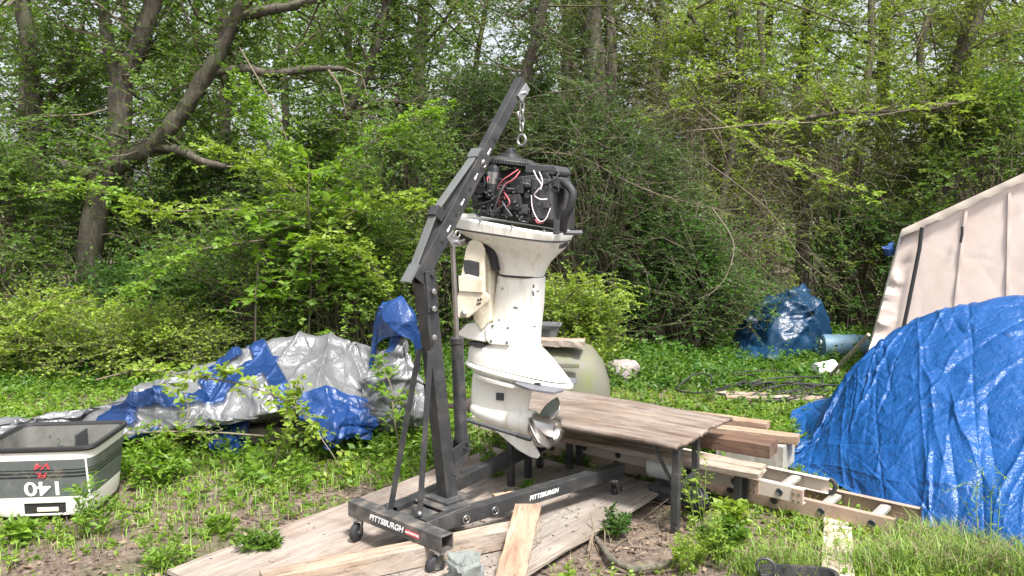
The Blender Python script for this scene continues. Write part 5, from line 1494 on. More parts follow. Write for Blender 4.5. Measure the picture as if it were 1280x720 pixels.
mb = MB(); mb.loft([crect(0.14, 0.07, 0.0, .3, 32), crect(0.145, 0.075, 0.055, .3, 32), crect(0.15, 0.08, 0.056, .3, 32), crect(0.148, 0.078, 0.07, .3, 32)]); mb.build('case', M['engine_grey'], box, smooth=30)
mb = MB(); mb.box((0, 0, 0.074), (0.20, 0.03, 0.012)); mb.build('lid_strap', M['rubber'], box, bevel=0.003)
cb_ = gp(872, 650)
mb = MB()
for k in range(5):
    mb.torus((0.01 * k, 0.006 * k, 0.07 + 0.006 * k), 0.055 + 0.006 * (k % 3), 0.007, axis=(0.8, -0.5 + 0.15 * k, 0.2), n=26, m=6)
tag(mb.build('cable_coil', M['rubber'], None, smooth=60, loc=(cb_.x, cb_.y + .03, 0.0)), 'black coiled cable standing behind the table leg', 'cable')
# black plastic piece cut off by the bottom of the picture
e = gp(1000, 738)
tub = thing('plastic_tray', 'black plastic tray lying in the grass at the bottom edge', 'tray', (e.x, e.y, 0), R(-8))
mb = MB(); mb.loft([crect(0.13, 0.08, 0.0, .45, 40), crect(0.145, 0.09, 0.05, .45, 40), crect(0.155, 0.1, 0.055, .45, 40), crect(0.155, 0.1, 0.062, .45, 40), crect(0.14, 0.085, 0.06, .45, 40), crect(0.128, 0.078, 0.012, .45, 40)]); mb.build('shell', M['engine_black'], tub, smooth=35)
mb = MB(); mb.torus((-0.13, 0.03, 0.075), 0.035, 0.006, axis=(0.3, 1, 0), n=20, m=8); mb.build('handle_loop', M['engine_grey'], tub, smooth=50)
# ------------------------------------------------------------------ tarpaulins
M['tarp_blue'] = tarpmat('tarp_blue', (0.005, 0.060, 0.215), 0.30, weave=0.10)
M['tarp_old'] = tarpmat('tarp_old', (0.007, 0.036, 0.085), 0.32, weave=0.06)
M['tarp_two'] = tarpmat('tarp_two', (0.17, 0.173, 0.18), 0.34, alt=(0.007, 0.036, 0.135), metal=0.35, weave=0.07)
M['tarp_navy'] = tarpmat('tarp_navy', (0.007, 0.036, 0.14), 0.33, weave=0.08)

def cubic(P, t):
    """Catmull-Rom through control values P (n, ...) at parameters t in 0..n-1"""
    P = np.asarray(P, float); n = len(P)
    i = np.clip(np.floor(t).astype(int), 0, n - 2); f = (t - i)
    f = f.reshape((-1,) + (1,) * (P.ndim - 1))
    p0, p1, p2, p3 = P[np.maximum(i - 1, 0)], P[i], P[i + 1], P[np.minimum(i + 2, n - 1)]
    return 0.5 * (2 * p1 + (p2 - p0) * f + (2 * p0 - 5 * p1 + 4 * p2 - p3) * f ** 2 + (3 * p1 - p0 - 3 * p2 + p3) * f ** 3)
def sheet(ctrl, nu, nv):
    """ctrl: rows x cols of points -> (nu, nv, 3) smooth surface and lengths u, v in metres"""
    C = np.array([[tuple(p) for p in row] for row in ctrl])           # (rows v, cols u, 3)
    A = cubic(C.transpose(1, 0, 2), np.linspace(0, C.shape[1] - 1, nu))   # (nu, rows, 3)
    B = cubic(A.transpose(1, 0, 2), np.linspace(0, C.shape[0] - 1, nv))   # (nv, nu, 3)
    S = B.transpose(1, 0, 2)
    du = np.linalg.norm(np.diff(S, axis=0), axis=2); dv = np.linalg.norm(np.diff(S, axis=1), axis=2)
    U = np.concatenate([np.zeros((1, nv)), np.cumsum(du, 0)]); V = np.concatenate([np.zeros((nu, 1)), np.cumsum(dv, 1)], 1)
    U = np.repeat(U.mean(1, keepdims=True), nv, 1); V = np.repeat(V.mean(0, keepdims=True), nu, 0)
    return S, U, V
def normals(S):
    a, b = np.gradient(S, axis=0), np.gradient(S, axis=1)
    n = np.cross(a, b); n /= np.linalg.norm(n, axis=2, keepdims=True) + 1e-9
    return n
def sheet_mesh(name, S, alt=None):
    nu, nv = S.shape[:2]
    idx = np.arange(nu * nv).reshape(nu, nv)
    f = np.stack([idx[:-1, :-1], idx[1:, :-1], idx[1:, 1:], idx[:-1, 1:]], -1).reshape(-1, 4)
    me = np_mesh(name, S.reshape(-1, 3), f, True)
    if alt is not None:
        at_ = me.attributes.new('alt', 'FLOAT', 'POINT'); at_.data.foreach_set('value', alt.ravel().astype(np.float32))
    return me
def packing_folds(U, V, step, rg, amp=0.006, w=0.008):
    """the square grid of creases a tarp keeps from its packet"""
    h = 0
    uu = U + 0.015 * vnoise(V * 3, U * 2, 0, 71); vv_ = V + 0.015 * vnoise(U * 3, V * 2, 0, 72)
    for X, s in ((uu, 1), (vv_, -1)):
        k = np.round(X / step); d = np.abs(X - k * step)
        sg = np.where((k.astype(int) % 2) == 0, 1, -1) * s
        h = h + sg * amp * np.exp(-d / w)
    return h

# big blue tarp over a mound on the right
rg = np.random.default_rng(5)
fr = [(975, 580), (1030, 601), (1100, 640), (1160, 660), (1220, 678), (1290, 700), (1380, 725), (1480, 740)]
cr = [((990, 572), 4.95), ((1046, 486), 5.25), ((1102, 434), 5.35), ((1150, 404), 5.3), ((1200, 389), 5.2), ((1280, 379), 5.05), ((1370, 378), 4.95), ((1480, 395), 4.85)]
rows = [[], [], [], [], [], []]
for (f, (c, Yc)) in zip(fr, cr):
    F = gp(*f); C_ = at(c[0], c[1], Yc)
    out = (F - C_); out.z = 0; out.normalize()
    rows[0].append(F + out * 0.05 + Vector((0, 0, 0.012)))
    rows[1].append(F.lerp(C_, 0.10) + Vector((0, 0, 0.10 * C_.z + 0.02)))
    rows[2].append(F.lerp(C_, 0.42) + Vector((0, 0, 0.16 * C_.z)))
    rows[3].append(F.lerp(C_, 0.74) + Vector((0, 0, 0.16 * C_.z)))
    rows[4].append(C_)
    B = C_ + Vector((0.25, 0.75, 0)); B.z = 0.02
    rows[5].append(B)
S, U, V = sheet(rows, 380, 270)
Nn = normals(S)
if Nn[100, 60, 2] < 0: Nn = -Nn
bx_ = (0, U.max(), 0, V.max() * 0.8)
h = 0.050 * fbm(U * 1.3, V * 1.0, 3, 2) + 0.006 * fbm(U * 6, V * 4, 5, 2)
h += creases(U, V, 55, rg, 0.020, 0.008, 0.028, 0.15, 0.6, bx_, ang=(1.40, 0.22))
h += creases(U, V, 12, rg, 0.013, 0.012, 0.035, 0.4, 0.9, bx_, ang=(0.75, 0.3))
h += creases(U, V, 300, rg, 0.009, 0.004, 0.011, 0.05, 0.25, bx_)
h += packing_folds(U, V, 0.27, rg, 0.008, 0.009)
h -= h[:, 40:150].mean()
S2 = S + Nn * h[..., None]
S2[..., 2] = np.maximum(S2[..., 2], 0.012)
bt = thing('blue_tarp', 'bright blue tarp over a mound at the right edge of the yard', 'tarp', (S2[60, 0, 0], S2[60, 0, 1], 0))
o = np.array(bt.location)
link('cover_sheet', sheet_mesh('cover_sheet', S2 - o), M['tarp_blue'], bt)

# silver and blue tarp heap on the left
rg = np.random.default_rng(9)
xs_ = [-130, -60, 0, 70, 140, 200, 250, 300, 350, 400, 440, 475, 505, 530]
crest = [555, 540, 530, 517, 502, 482, 459, 440, 425, 421, 424, 440, 462, 478]
front = [585, 572, 560, 552, 545, 538, 530, 524, 512, 508, 520, 530, 520, 520]
cY = [4.75, 4.8, 4.85, 4.9, 5.0, 5.1, 5.25, 5.4, 5.5, 5.55, 5.5, 5.4, 5.3, 5.25]
fY = [4.55, 4.6, 4.62, 4.65, 4.7, 4.72, 4.75, 4.8, 4.85, 4.88, 4.9, 4.92, 4.95, 5.0]
rows = [[], [], [], [], [], []]
for k in range(len(xs_)):
    C_ = at(xs_[k], crest[k], cY[k]); F = at(xs_[k], front[k], fY[k])
    rows[0].append(F + Vector((0, 0.10, -0.08)))
    rows[1].append(F)
    rows[2].append(F.lerp(C_, 0.4) + Vector((0, 0, 0.02)))
    rows[3].append(F.lerp(C_, 0.75) + Vector((0, 0, 0.02)))
    rows[4].append(C_)
    B = C_ + Vector((0.0, 0.5, 0)); B.z *= 0.35
    rows[5].append(B)
S, U, V = sheet(rows, 560, 190)
# the part of the sheet that is turned blue side up, given in metres along and across the heap
vx = (V / V.max()); ux = S[..., 0]
def pxcol(x): return at(x, 480, 5.0).x
def band(lo, hi, soft): return np.clip((ux - lo) / soft, 0, 1) * np.clip((hi - ux) / soft, 0, 1)
wob = 0.10 * fbm(U * 3, V * 5, 31, 3)
blue = ((ux > pxcol(132)) & (ux < pxcol(335)) & (vx + wob > 0.20 + 0.05 * (ux - pxcol(132))) & (vx + wob < 0.385)).astype(float)
blue = np.maximum(blue, ((ux > pxcol(120)) & (ux < pxcol(220)) & (vx + wob < 0.10)).astype(float))
dg = (ux - pxcol(292)) - (0.52 - vx) * 0.95                         # the diagonal strip
blue = np.maximum(blue, ((np.abs(dg + 0.06 * wob) < 0.055) & (vx < 0.56) & (vx > 0.10)).astype(float))
blue = np.maximum(blue, ((ux < pxcol(12)) & (vx + wob < 0.35)).astype(float))
for _ in range(1):
    b2 = blue.copy(); b2[1:-1, 1:-1] = (blue[1:-1, 1:-1] * 2 + blue[:-2, 1:-1] + blue[2:, 1:-1] + blue[1:-1, :-2] + blue[1:-1, 2:]) / 6; blue = b2
Nn = normals(S)
if Nn[200, 60, 2] < 0: Nn = -Nn
h = 0.04 * fbm(U * 2.0, V * 2.2, 13, 3) + 0.010 * fbm(U * 6, V * 6, 15, 3)
h += creases(U, V, 55, rg, 0.040, 0.012, 0.05, 0.15, 0.55, (0, U.max(), 0, V.max() * 0.62))
h += creases(U, V, 110, rg, 0.012, 0.006, 0.02, 0.05, 0.25, (0, U.max(), 0, V.max() * 0.7))
h += packing_folds(U, V, 0.30, rg, 0.005, 0.008)
h += 0.028 * blue
S2 = S + Nn * (h - h.mean())[..., None]
S2[..., 2] = np.maximum(S2[..., 2], 0.02)
heap = thing('tarp_heap', 'crumpled silver and blue tarp heap stretched out left of the hoist', 'tarp', (S2[250, 0, 0], S2[250, 0, 1], 0))
o = np.array(heap.location)
link('silver_sheet', sheet_mesh('silver_sheet', S2 - o, np.clip(blue, 0, 1)), M['tarp_two'], heap)
def patch(name, ctrl, mat, nu, nv, seed, amp=0.03, nc=40, alt=None, parent=heap, fold=0.3):
    S, U, V = sheet(ctrl, nu, nv)
    rg_ = np.random.default_rng(seed)
    Nn = normals(S)
    h = 0.8 * amp * fbm(U * 3, V * 3, seed, 3) + creases(U, V, nc, rg_, amp, 0.012, 0.04, 0.06, 0.3, (0, U.max(), 0, V.max()))
    h += creases(U, V, nc * 2, rg_, amp * 0.35, 0.006, 0.018, 0.04, 0.15, (0, U.max(), 0, V.max()))
    S2 = S + Nn * (h - h.mean())[..., None]
    S2[..., 2] = np.maximum(S2[..., 2], 0.01)
    o = np.array(parent.location) if parent is not None else np.zeros(3)
    return link(name, sheet_mesh(name, S2 - o, None if alt is None else alt(S, U, V)), mat, parent)
A = at
patch('blue_flap', [[A(372, 488, 4.90), A(400, 484, 4.92), A(430, 492, 4.95), A(460, 500, 4.98)],
                    [A(372, 508, 4.80), A(402, 512, 4.78), A(440, 515, 4.84), A(474, 522, 4.92)],
                    [A(376, 520, 4.72), A(405, 535, 4.66), A(440, 530, 4.74), A(470, 538, 4.86)],
                    [A(388, 532, 4.70), A(410, 562, 4.62), A(428, 548, 4.70), A(462, 548, 4.84)]], M['tarp_navy'], 60, 50, 61, 0.035, 30)
patch('hanging_fold', [[A(268, 525, 4.95), A(290, 522, 4.95), A(312, 524, 4.98)], [A(270, 550, 4.9), A(288, 548, 4.86), A(310, 552, 4.92)], [A(276, 580, 4.88), A(290, 584, 4.84), A(304, 578, 4.88)]], M['tarp_navy'], 40, 40, 62, 0.03, 16)
# hood of tarp caught on a stake at the right end
patch('hood', [[A(462, 470, 5.15), A(470, 440, 5.12), A(478, 425, 5.08), A(500, 420, 4.98), A(516, 430, 5.0), A(524, 470, 5.12)],
               [A(462, 440, 5.20), A(468, 400, 5.18), A(478, 388, 5.10), A(500, 392, 5.00), A(518, 405, 5.02), A(526, 450, 5.15)],
               [A(470, 410, 5.35), A(472, 388, 5.25), A(484, 375, 5.18), A(502, 373, 5.12), A(517, 392, 5.12), A(526, 430, 5.25)],
               [A(480, 420, 5.5), A(482, 395, 5.45), A(490, 384, 5.4), A(505, 382, 5.4), A(515, 398, 5.4), A(522, 430, 5.45)]], M['tarp_navy'], 70, 60, 63, 0.028, 26)
patch('silver_drape', [[A(462, 450, 5.10), A(480, 430, 5.04), A(492, 412, 4.98), A(506, 410, 4.96), A(512, 430, 4.98)],
                       [A(450, 480, 5.06), A(474, 470, 4.98), A(492, 462, 4.92), A(508, 460, 4.92), A(516, 465, 4.96)],
                       [A(446, 505, 5.0), A(470, 505, 4.92), A(488, 505, 4.88), A(504, 500, 4.90), A(514, 492, 4.95)],
                       [A(440, 520, 4.98), A(465, 525, 4.90), A(482, 528, 4.88), A(498, 518, 4.88), A(510, 505, 4.95)]],
      M['tarp_two'], 60, 60, 64, 0.045, 30, alt=lambda S, U, V: (fbm(U * 4, V * 1.5, 77, 2) > 0.75).astype(float))
# the stake and the old timbers that hold the heap up
s0 = at(500, 392, 5.22)
mb = MB(); mb.tube([(0, 0, -0.05), (0.01, 0, s0.z * 0.5), (0, 0.01, s0.z - 0.06)], [0.03, 0.028, 0.024], 8)
M['dead_wood'] = wood('dead_wood', [(0.10, 0.075, 0.055), (0.17, 0.13, 0.10), (0.24, 0.19, 0.15)], 0.9, (3, 10, 10), (0.2, 0.18, 0.16), 0.5, 0.5, 0.6)
tag(mb.build('stake', M['dead_wood'], None, smooth=50, loc=(s0.x, s0.y, 0)), 'rough stake holding up the hooded end of the tarp heap', 'stake')
for k, (pa, pb, ya_, yb_) in enumerate((((150, 560), (470, 540), 5.0, 5.15), ((230, 545), (500, 520), 5.35, 5.3), ((60, 575), (360, 550), 4.9, 5.3))):
    q0, q1 = at(pa[0], pa[1], ya_), at(pb[0], pb[1], yb_)
    q0.z = 0.06; q1.z = 0.07 + 0.05 * k
    d = q1 - q0
    plank('old_timber', ('long old timber lying in the dark under the tarp heap', 'old timber lying deepest below the silver tarp', 'old timber end under the left stretch of the tarp heap')[k], 'timber', (q0 + q1) / 2, d.length, 0.11, 0.10, math.atan2(d.y, d.x), M['dead_wood'], math.atan2(d.z, math.hypot(d.x, d.y)), seed=70 + k)

# small dark blue tarp over something at the wood's edge
far_o = gp(985, 445)
ft = thing('covered_object', 'dark blue tarp bundled over something at the edge of the woods', 'tarp', (far_o.x, far_o.y, 0))
nU, nV = 110, 70
uu, vv2 = np.meshgrid(np.linspace(0, 2 * math.pi, nU), np.linspace(0, 1, nV), indexing='ij')
rg = np.random.default_rng(14)
c0 = far_o + Vector((0.02, 0.35, 0))
prof_r = 0.40 * np.cos(vv2 * math.pi / 2) ** 0.55 + 0.06 * (1 - vv2) ** 4
zt = 0.60 * np.sin(vv2 * math.pi / 2) ** 0.9
lob = 1 + 0.14 * np.sin(3 * uu + 1) * (1 - vv2) + 0.12 * fbm(np.cos(uu) * 2 + 5, np.sin(uu) * 2 + vv2 * 2, 17, 3)
X = np.cos(uu) * prof_r * lob * 1.12 + 0.10 * vv2; Yv = np.sin(uu) * prof_r * lob * 0.95
Z = zt * (1 + 0.10 * np.cos(uu - 0.4) * vv2) + 0.05 * np.cos(uu) * (vv2 > 0.3) * (1 - vv2)
Sx = np.stack([X, Yv, Z], -1)
Nn = normals(Sx)
if (Nn[..., 2] * vv2).sum() < 0: Nn = -Nn
h = creases(uu * 0.42, vv2 * 0.8, 60, rg, 0.05, 0.02, 0.05, 0.1, 0.3, (0, 2.6, 0, 0.8)) + creases(uu * 0.42, vv2 * 0.8, 90, rg, 0.018, 0.008, 0.02, 0.06, 0.2, (0, 2.6, 0, 0.8))
wgt = np.clip(np.minimum(uu, 2 * math.pi - uu) / 0.25, 0, 1) * np.clip((1 - vv2) * 8, 0, 1)
Sx = Sx + Nn * (h * wgt)[..., None]
Sx[-1] = Sx[0]
Sx[..., 2] = np.maximum(Sx[..., 2], 0.01)
link('cover_sheet', sheet_mesh('cover_sheet', Sx + np.array(c0 - far_o)), M['tarp_old'], ft)
patch('trailing_corner', [[A(925, 428, 8.6), A(945, 420, 8.65), A(968, 418, 8.7)], [gp(922, 440, .05), gp(950, 438, .08), gp(972, 436, .1)], [gp(920, 448, .02), gp(950, 449, .02), gp(976, 449, .03)]], M['tarp_old'], 40, 30, 66, 0.03, 14, parent=ft)

# ------------------------------------------------------------------ tan canvas shelter
TC = at(1128, 400, 6.75); TC.z = 0
T_ANG = R(-31)
tfu = Vector((math.cos(T_ANG), math.sin(T_ANG), 0))
te = thing('canvas_shelter', 'tan canvas shelter with sloping roof behind the bright blue tarp', 'shelter', TC, T_ANG)
to = Vector((0, 0, 0)); TY0 = 0.0
def tin(px, py):
    s_, z_ = in_plane(px, py, TC, tfu); return Vector((s_, 0, z_))
tl_t, ap = tin(1128, 290), tin(1400, 165)
tl_b = tin(1084, 450); tl_b = tl_t + (tl_b - tl_t) * ((tl_t.z - 0.0) / (tl_t.z - tl_b.z))
mid = ap.x
tr_t, tr_b = Vector((2 * mid - tl_t.x, TY0, tl_t.z)), Vector((2 * mid - tl_b.x, TY0, 0))
nu, nv = 200, 110
xx, tt = np.meshgrid(np.linspace(0, 1, nu), np.linspace(0, 1, nv), indexing='ij')
lx, rx = tl_b.x + (tl_t.x - tl_b.x) * np.clip(tt * 1.0, 0, 1), tr_b.x + (tr_t.x - tr_b.x) * np.clip(tt, 0, 1)
PX = lx + (rx - lx) * xx
ztop = np.interp(PX, [tl_t.x, mid, tr_t.x], [tl_t.z, ap.z, tr_t.z])
PZ_ = tt * ztop
rg = np.random.default_rng(33)
hh = 0.007 * fbm(PX * 1.6, PZ_ * 1.3, 41, 3) + creases(PX, PZ_, 30, rg, 0.004, 0.012, 0.03, 0.1, 0.5, (tl_b.x, mid, 0, 2.0))
edge = np.clip(1 - (PX - lx) / 0.16, 0, 1)
hh += edge * creases(PX, PZ_, 60, rg, 0.05, 0.02, 0.05, 0.06, 0.16, (tl_b.x - .1, tl_t.x + .15, 0, 1.3), ang=(0.3, 0.5))
S = np.stack([PX - to.x, 0 * PX - hh, PZ_], -1)
link('front_panel', sheet_mesh('front_panel', S), M['canvas'], te)
back = 2.6
for sgn, (b_, t_) in ((-1, (tl_b, tl_t)), (1, (tr_b, tr_t))):
    n1_, n2_ = 60, 40
    a_, c_ = np.meshgrid(np.linspace(0, back, n1_), np.linspace(0, 1, n2_), indexing='ij')
    X_ = b_.x + (t_.x - b_.x) * c_ - to.x; Z_ = t_.z * c_
    w_ = 0.02 * fbm(a_ * 2, c_ * 3, 43, 3)
    me = sheet_mesh('side_wall', np.stack([X_ + sgn * (w_ - .012), a_ + 0.004, Z_], -1)); link('side_wall', me, M['canvas'], te)
    # roof half
    a_, c_ = np.meshgrid(np.linspace(-0.03, back, n1_), np.linspace(0, 1, n2_), indexing='ij')
    X_ = t_.x + (mid - t_.x) * c_ - to.x; Z_ = t_.z + (ap.z - t_.z) * c_ + 0.02 + 0.015 * fbm(a_ * 2, c_ * 4, 44, 3)
    link('roof', sheet_mesh('roof', np.stack([X_, a_, Z_], -1)), M['canvas_trim'], te)
    # the hem that folds over the gable
    e0, e1_ = Vector((t_.x, 0, t_.z)) - Vector((to.x, 0, 0)), Vector((mid, 0, ap.z)) - Vector((to.x, 0, 0))
    P_ = []
    for k in range(40):
        q = e0.lerp(e1_, k / 39); w2 = 0.006 * math.sin(k * 1.3) + 0.004 * math.sin(k * 2.9)
        P_.append([(q.x, -0.035, q.z + 0.025), (q.x, -0.040 - w2, q.z - 0.012), (q.x, -0.034 - w2, q.z - 0.042 + w2)])
    mb = MB(); mb.loft(P_, False, False, closed=False); mb.build('roof_hem', M['canvas_trim'], te, smooth=70)
    mb = MB()
    q0, q1 = Vector((b_.x - to.x, 0.03, 0)), Vector((t_.x - to.x, 0.03, t_.z)); mb.tube([q0, q0.lerp(q1, .5), q1, Vector((mid - to.x, 0.03, ap.z))], 0.02, 8); mb.build('frame_pole', M['aluminium'], te, smooth=50)
def onfront(px, py, dy=-0.02):
    p = tin(px, py); return Vector((p.x, dy, p.z))
mb = MB()
zp = [onfront(1153, 284, -0.05), onfront(1150, 310, -.045), onfront(1143, 345, -.04), onfront(1135, 385, -.04), onfront(1128, 418, -.04), onfront(1119, 465, -.04)]
mb.loft([[p + Vector((-0.016, 0, 0)), p + Vector((-0.012, -.006, 0)), p + Vector((0.012, -.006, 0)), p + Vector((0.016, 0, 0))] for p in zp], False, False, closed=False)
mb.build('zipper_strip', M['rubber'], te, smooth=60)
mb = MB()
zp = [onfront(1203, 283, -0.045), onfront(1203, 292, -.05), onfront(1201, 303, -.045)]
mb.loft([[p + Vector((-0.010, 0, 0)), p + Vector((0, -.006, 0)), p + Vector((0.010, 0, 0))] for p in zp], False, False, closed=False); mb.build('tie_strap', M['rubber'], te, smooth=60)
for (a_, b_) in (((1208, 262), (1188, 440)), ((1262, 240), (1258, 440))):
    P_ = [onfront(a_[0] + (b_[0] - a_[0]) * t, a_[1] + (b_[1] - a_[1]) * t, -0.013) for t in np.linspace(0, 1, 24)]
    mb = MB(); mb.loft([[p + Vector((-0.012, 0.004, 0)), p + Vector((-0.010, -.004 - 0.004 * math.sin(i * 1.1), 0)), p + Vector((0.010, -.004 - 0.004 * math.sin(i * 1.1), 0)), p + Vector((0.012, 0.004, 0))] for i, p in enumerate(P_)], False, False, closed=False)
    mb.build('panel_seam', M['canvas'], te, smooth=60)
q = at(1110, 311, 6.9)
ts = thing('tarp_scrap', 'small blue tarp scrap hooked on the left eave of the canvas shelter', 'tarp scrap', (q.x, q.y, 0))
ts['label'] = 'small blue tarp scrap hooked on the left eave of the canvas shelter'
patch('scrap', [[A(1103, 308, 6.86), A(1110, 304, 6.84), A(1118, 302, 6.9)], [A(1103, 313, 6.82), A(1110, 312, 6.78), A(1117, 311, 6.84)], [A(1106, 318, 6.86), A(1112, 319, 6.84), A(1118, 319, 6.9)]], M['tarp_navy'], 24, 24, 67, 0.02, 10, parent=ts)

# ------------------------------------------------------------------ things in the grass further back
M['blue_plastic'] = paint('blue_plastic', (0.09, 0.17, 0.24), 0.5, 0.0, (0.12, 0.13, 0.1), 0.5, 6, 0.15)
b0 = gp(1062, 452)
bar_ = thing('blue_barrel', 'faded blue plastic barrel lying on its side by the canvas shelter', 'barrel', (b0.x, b0.y + 0.15, 0), R(-12))
mb = MB(); mb.lathe([(0.001, -0.28), (0.12, -0.28), (0.15, -0.265), (0.155, -0.2), (0.148, -0.09), (0.158, -0.075), (0.158, -0.055), (0.148, -0.04), (0.152, 0.10), (0.160, 0.115), (0.160, 0.135), (0.15, 0.15), (0.15, 0.26), (0.12, 0.28), (0.001, 0.27)], (0, 0, 0.155), (1, 0.15, 0), 28)
mb.build('drum', M['blue_plastic'], bar_, smooth=50); bar_.scale = (0.82, 0.82, 0.82)
mb = MB(); mb.lathe([(0.03, 0), (0.03, 0.015), (0.001, 0.016)], (-0.275, -0.06, 0.21), (-1, -0.15, 0), 12); mb.build('bung', M['letter_white'], bar_, smooth=40)
b1 = gp(1035, 474)
bk = thing('white_bucket', 'white plastic bucket tipped over in the grass by the leaning pole', 'bucket', (b1.x, b1.y + 0.08, 0), R(25))
mb = MB(); mb.lathe([(0.001, -0.13), (0.085, -0.13), (0.088, -0.12), (0.10, 0.10), (0.107, 0.105), (0.107, 0.12), (0.098, 0.12), (0.085, -0.10), (0.001, -0.11)], (0, 0, 0.10), (1, -0.2, 0.08), 26); mb.build('body', M['letter_white'], bk, smooth=40)
mb = MB(); mb.torus((0.10, -0.02, 0.07), 0.10, 0.003, axis=(0.4, -0.2, 1), n=24, m=6); mb.build('bail', M['steel'], bk, smooth=50); bk.scale = (0.75, 0.75, 0.75)
q0, q1 = gp(1034, 474), at(1086, 418, 6.55)
mb = MB(); mb.tube([(0, 0, 0), tuple((q1 - q0) * 0.5 + Vector((0, 0, 0.006))), tuple(q1 - q0)], [0.018, 0.017, 0.016], 10)
tag(mb.build('leaning_pole', M['timber'], None, smooth=50, loc=q0), 'grey wooden pole leaning up towards the canvas shelter', 'pole')
for k, (px, py, L, yw, lab) in enumerate(((968, 502, .75, -8, 'grey weathered plank half buried in grass behind the table'), (930, 498, .5, -14, 'short pale plank lying in grass behind the black hose loop'), (1066, 470, .45, 35, 'short grey plank lying beside the white bucket'))):
    c = gp(px, py); plank('old_plank', lab, 'plank', c + Vector((0, 0, 0.03)), L, 0.10, 0.025, R(yw), M['timber'], seed=80 + k, group='planks in the back grass', roll=0.1)
# black hoses and cables in the grass
def loops(name, label, c, n, r0, seed, rad=0.0075, flat_=0.35):
    rg_ = np.random.default_rng(seed); P_ = []
    for k in range(n * 14):
        a = 2 * math.pi * k / 14
        rr = r0 * (1 + 0.35 * math.sin(a * 0.37 + seed) + 0.12 * math.sin(a * 2.3 + seed) + 0.1 * rg_.normal() * 0.3)
        P_.append((math.cos(a) * rr * 1.6 + 0.16 * math.sin(a * .21 + seed) + 0.05 * math.sin(a * 0.53), math.sin(a) * rr * 0.7 + 0.006 * k / n, 0.03 + flat_ * rr * (0.5 + 0.5 * math.sin(a * 1.0 + 0.6)) + 0.01 * math.sin(a * .7)))
    mb = MB(); mb.tube(P_, rad, 6)
    return tag(mb.build(name, M['rubber'], None, smooth=60, loc=c), label, 'hose', 'hoses in the back grass')
loops('hose_coil', 'black hose heap coiled in the grass left of the blue tarp', gp(975, 496), 4, 0.20, 3)
loops('hose_coil', 'single black hose loop standing in grass behind the table', gp(890, 494), 1, 0.16, 5, 0.008, 0.9)
loops('hose_coil', 'thin dark cable coil in grass nearest the blue tarp', gp(1000, 503), 4, 0.12, 8, 0.006, 0.6)
loops('hose_coil', 'low dark cable tangle beyond the hose heap', gp(945, 484), 2, 0.2, 11, 0.006, 0.3)

# ------------------------------------------------------------------ old hull behind the motor, with a plank and bin on it
M['mossy'] = paint('mossy', (0.135, 0.13, 0.105), 0.6, 0.0, (0.13, 0.15, 0.05), 0.95, 4.5, 0.25)
M['grey_plastic'] = paint('grey_plastic', (0.10, 0.105, 0.11), 0.55, 0.0, (0.2, 0.2, 0.18), 0.5, 8, 0.2)
HYY = 5.9
hl = at(668, 470, HYY); 
hull = thing('old_hull', 'mossy white fibreglass hull section in the grass behind the motor', 'hull', (hl.x, hl.y, 0), R(-6))
xl, xr = at(600, 450, HYY).x - hl.x, at(762, 450, HYY).x - hl.x
zt_ = at(700, 424, HYY).z
def hring(x, zt2, w, zb=0.0):
    out = []
    for k in range(17):
        a = math.pi * k / 16
        out.append((x, -w * math.copysign(abs(math.cos(a)) ** .55, math.cos(a)), zb + (zt2 - zb) * abs(math.sin(a)) ** .5))
    return out
mb = MB(); mb.loft([hring(xl, zt_ * .8, .25), hring(xl + .08, zt_ * .97, .33), hring(0, zt_, .36), hring(xr - .28, zt_ * 0.97, .36), hring(xr - .14, zt_ * .90, .34), hring(xr - .05, zt_ * .70, .29), hring(xr, zt_ * .42, .22)], True, True, closed=False)
mb.build('shell', M['mossy'], hull, smooth=60)
mb = MB(); mb.bar((xl + .1, -.37, zt_ * .80), (xr - .22, -.375, zt_ * .78), 0.03, 0.03); mb.build('rub_rail', M['mossy'], hull, bevel=0.004)
plank('plank', None, None, at(690, 428, HYY) - Vector((hl.x, hl.y, 0)) + Vector((0, -0.30, 0.03)), 0.52, 0.16, 0.05, 0.05, M['timber'], seed=91, parent=hull) if False else None
c = at(688, 426, 5.55)
plank('mossy_plank', 'greenish weathered plank lying on the old hull behind the motor', 'plank', Vector((c.x, c.y + 0.1, zt_ + 0.02)), 0.50, 0.14, 0.045, R(-10), M['timber'], seed=91, group=None)
c = at(684, 412, 5.9)
binn = thing('plastic_bin', 'dark grey plastic bin on top of the old hull', 'bin', (c.x, c.y + 0.05, zt_), R(-8))
mb = MB(); mb.loft([crect(0.07, 0.06, 0.0, .3, 32), crect(0.10, 0.08, 0.10, .3, 32), crect(0.112, 0.09, 0.102, .3, 32), crect(0.112, 0.09, 0.112, .3, 32), crect(0.096, 0.076, 0.11, .3, 32), crect(0.066, 0.056, 0.008, .3, 32)]); mb.build('tub', M['grey_plastic'], binn, smooth=35)
mb = MB(); mb.box((0, -.092, .085), (.09, .012, .02)); mb.build('grip', M['rubber'], binn, bevel=0.003)
c = gp(780, 482)
lump('stone_slab', 'pinkish grey stone slab half hidden in grass behind the table', 'stone', (c.x, c.y + 0.15, -0.02), (0.24, 0.20, 0.20), M['pink_stone'], 95, 0.2, 0.4, rz=0.4)
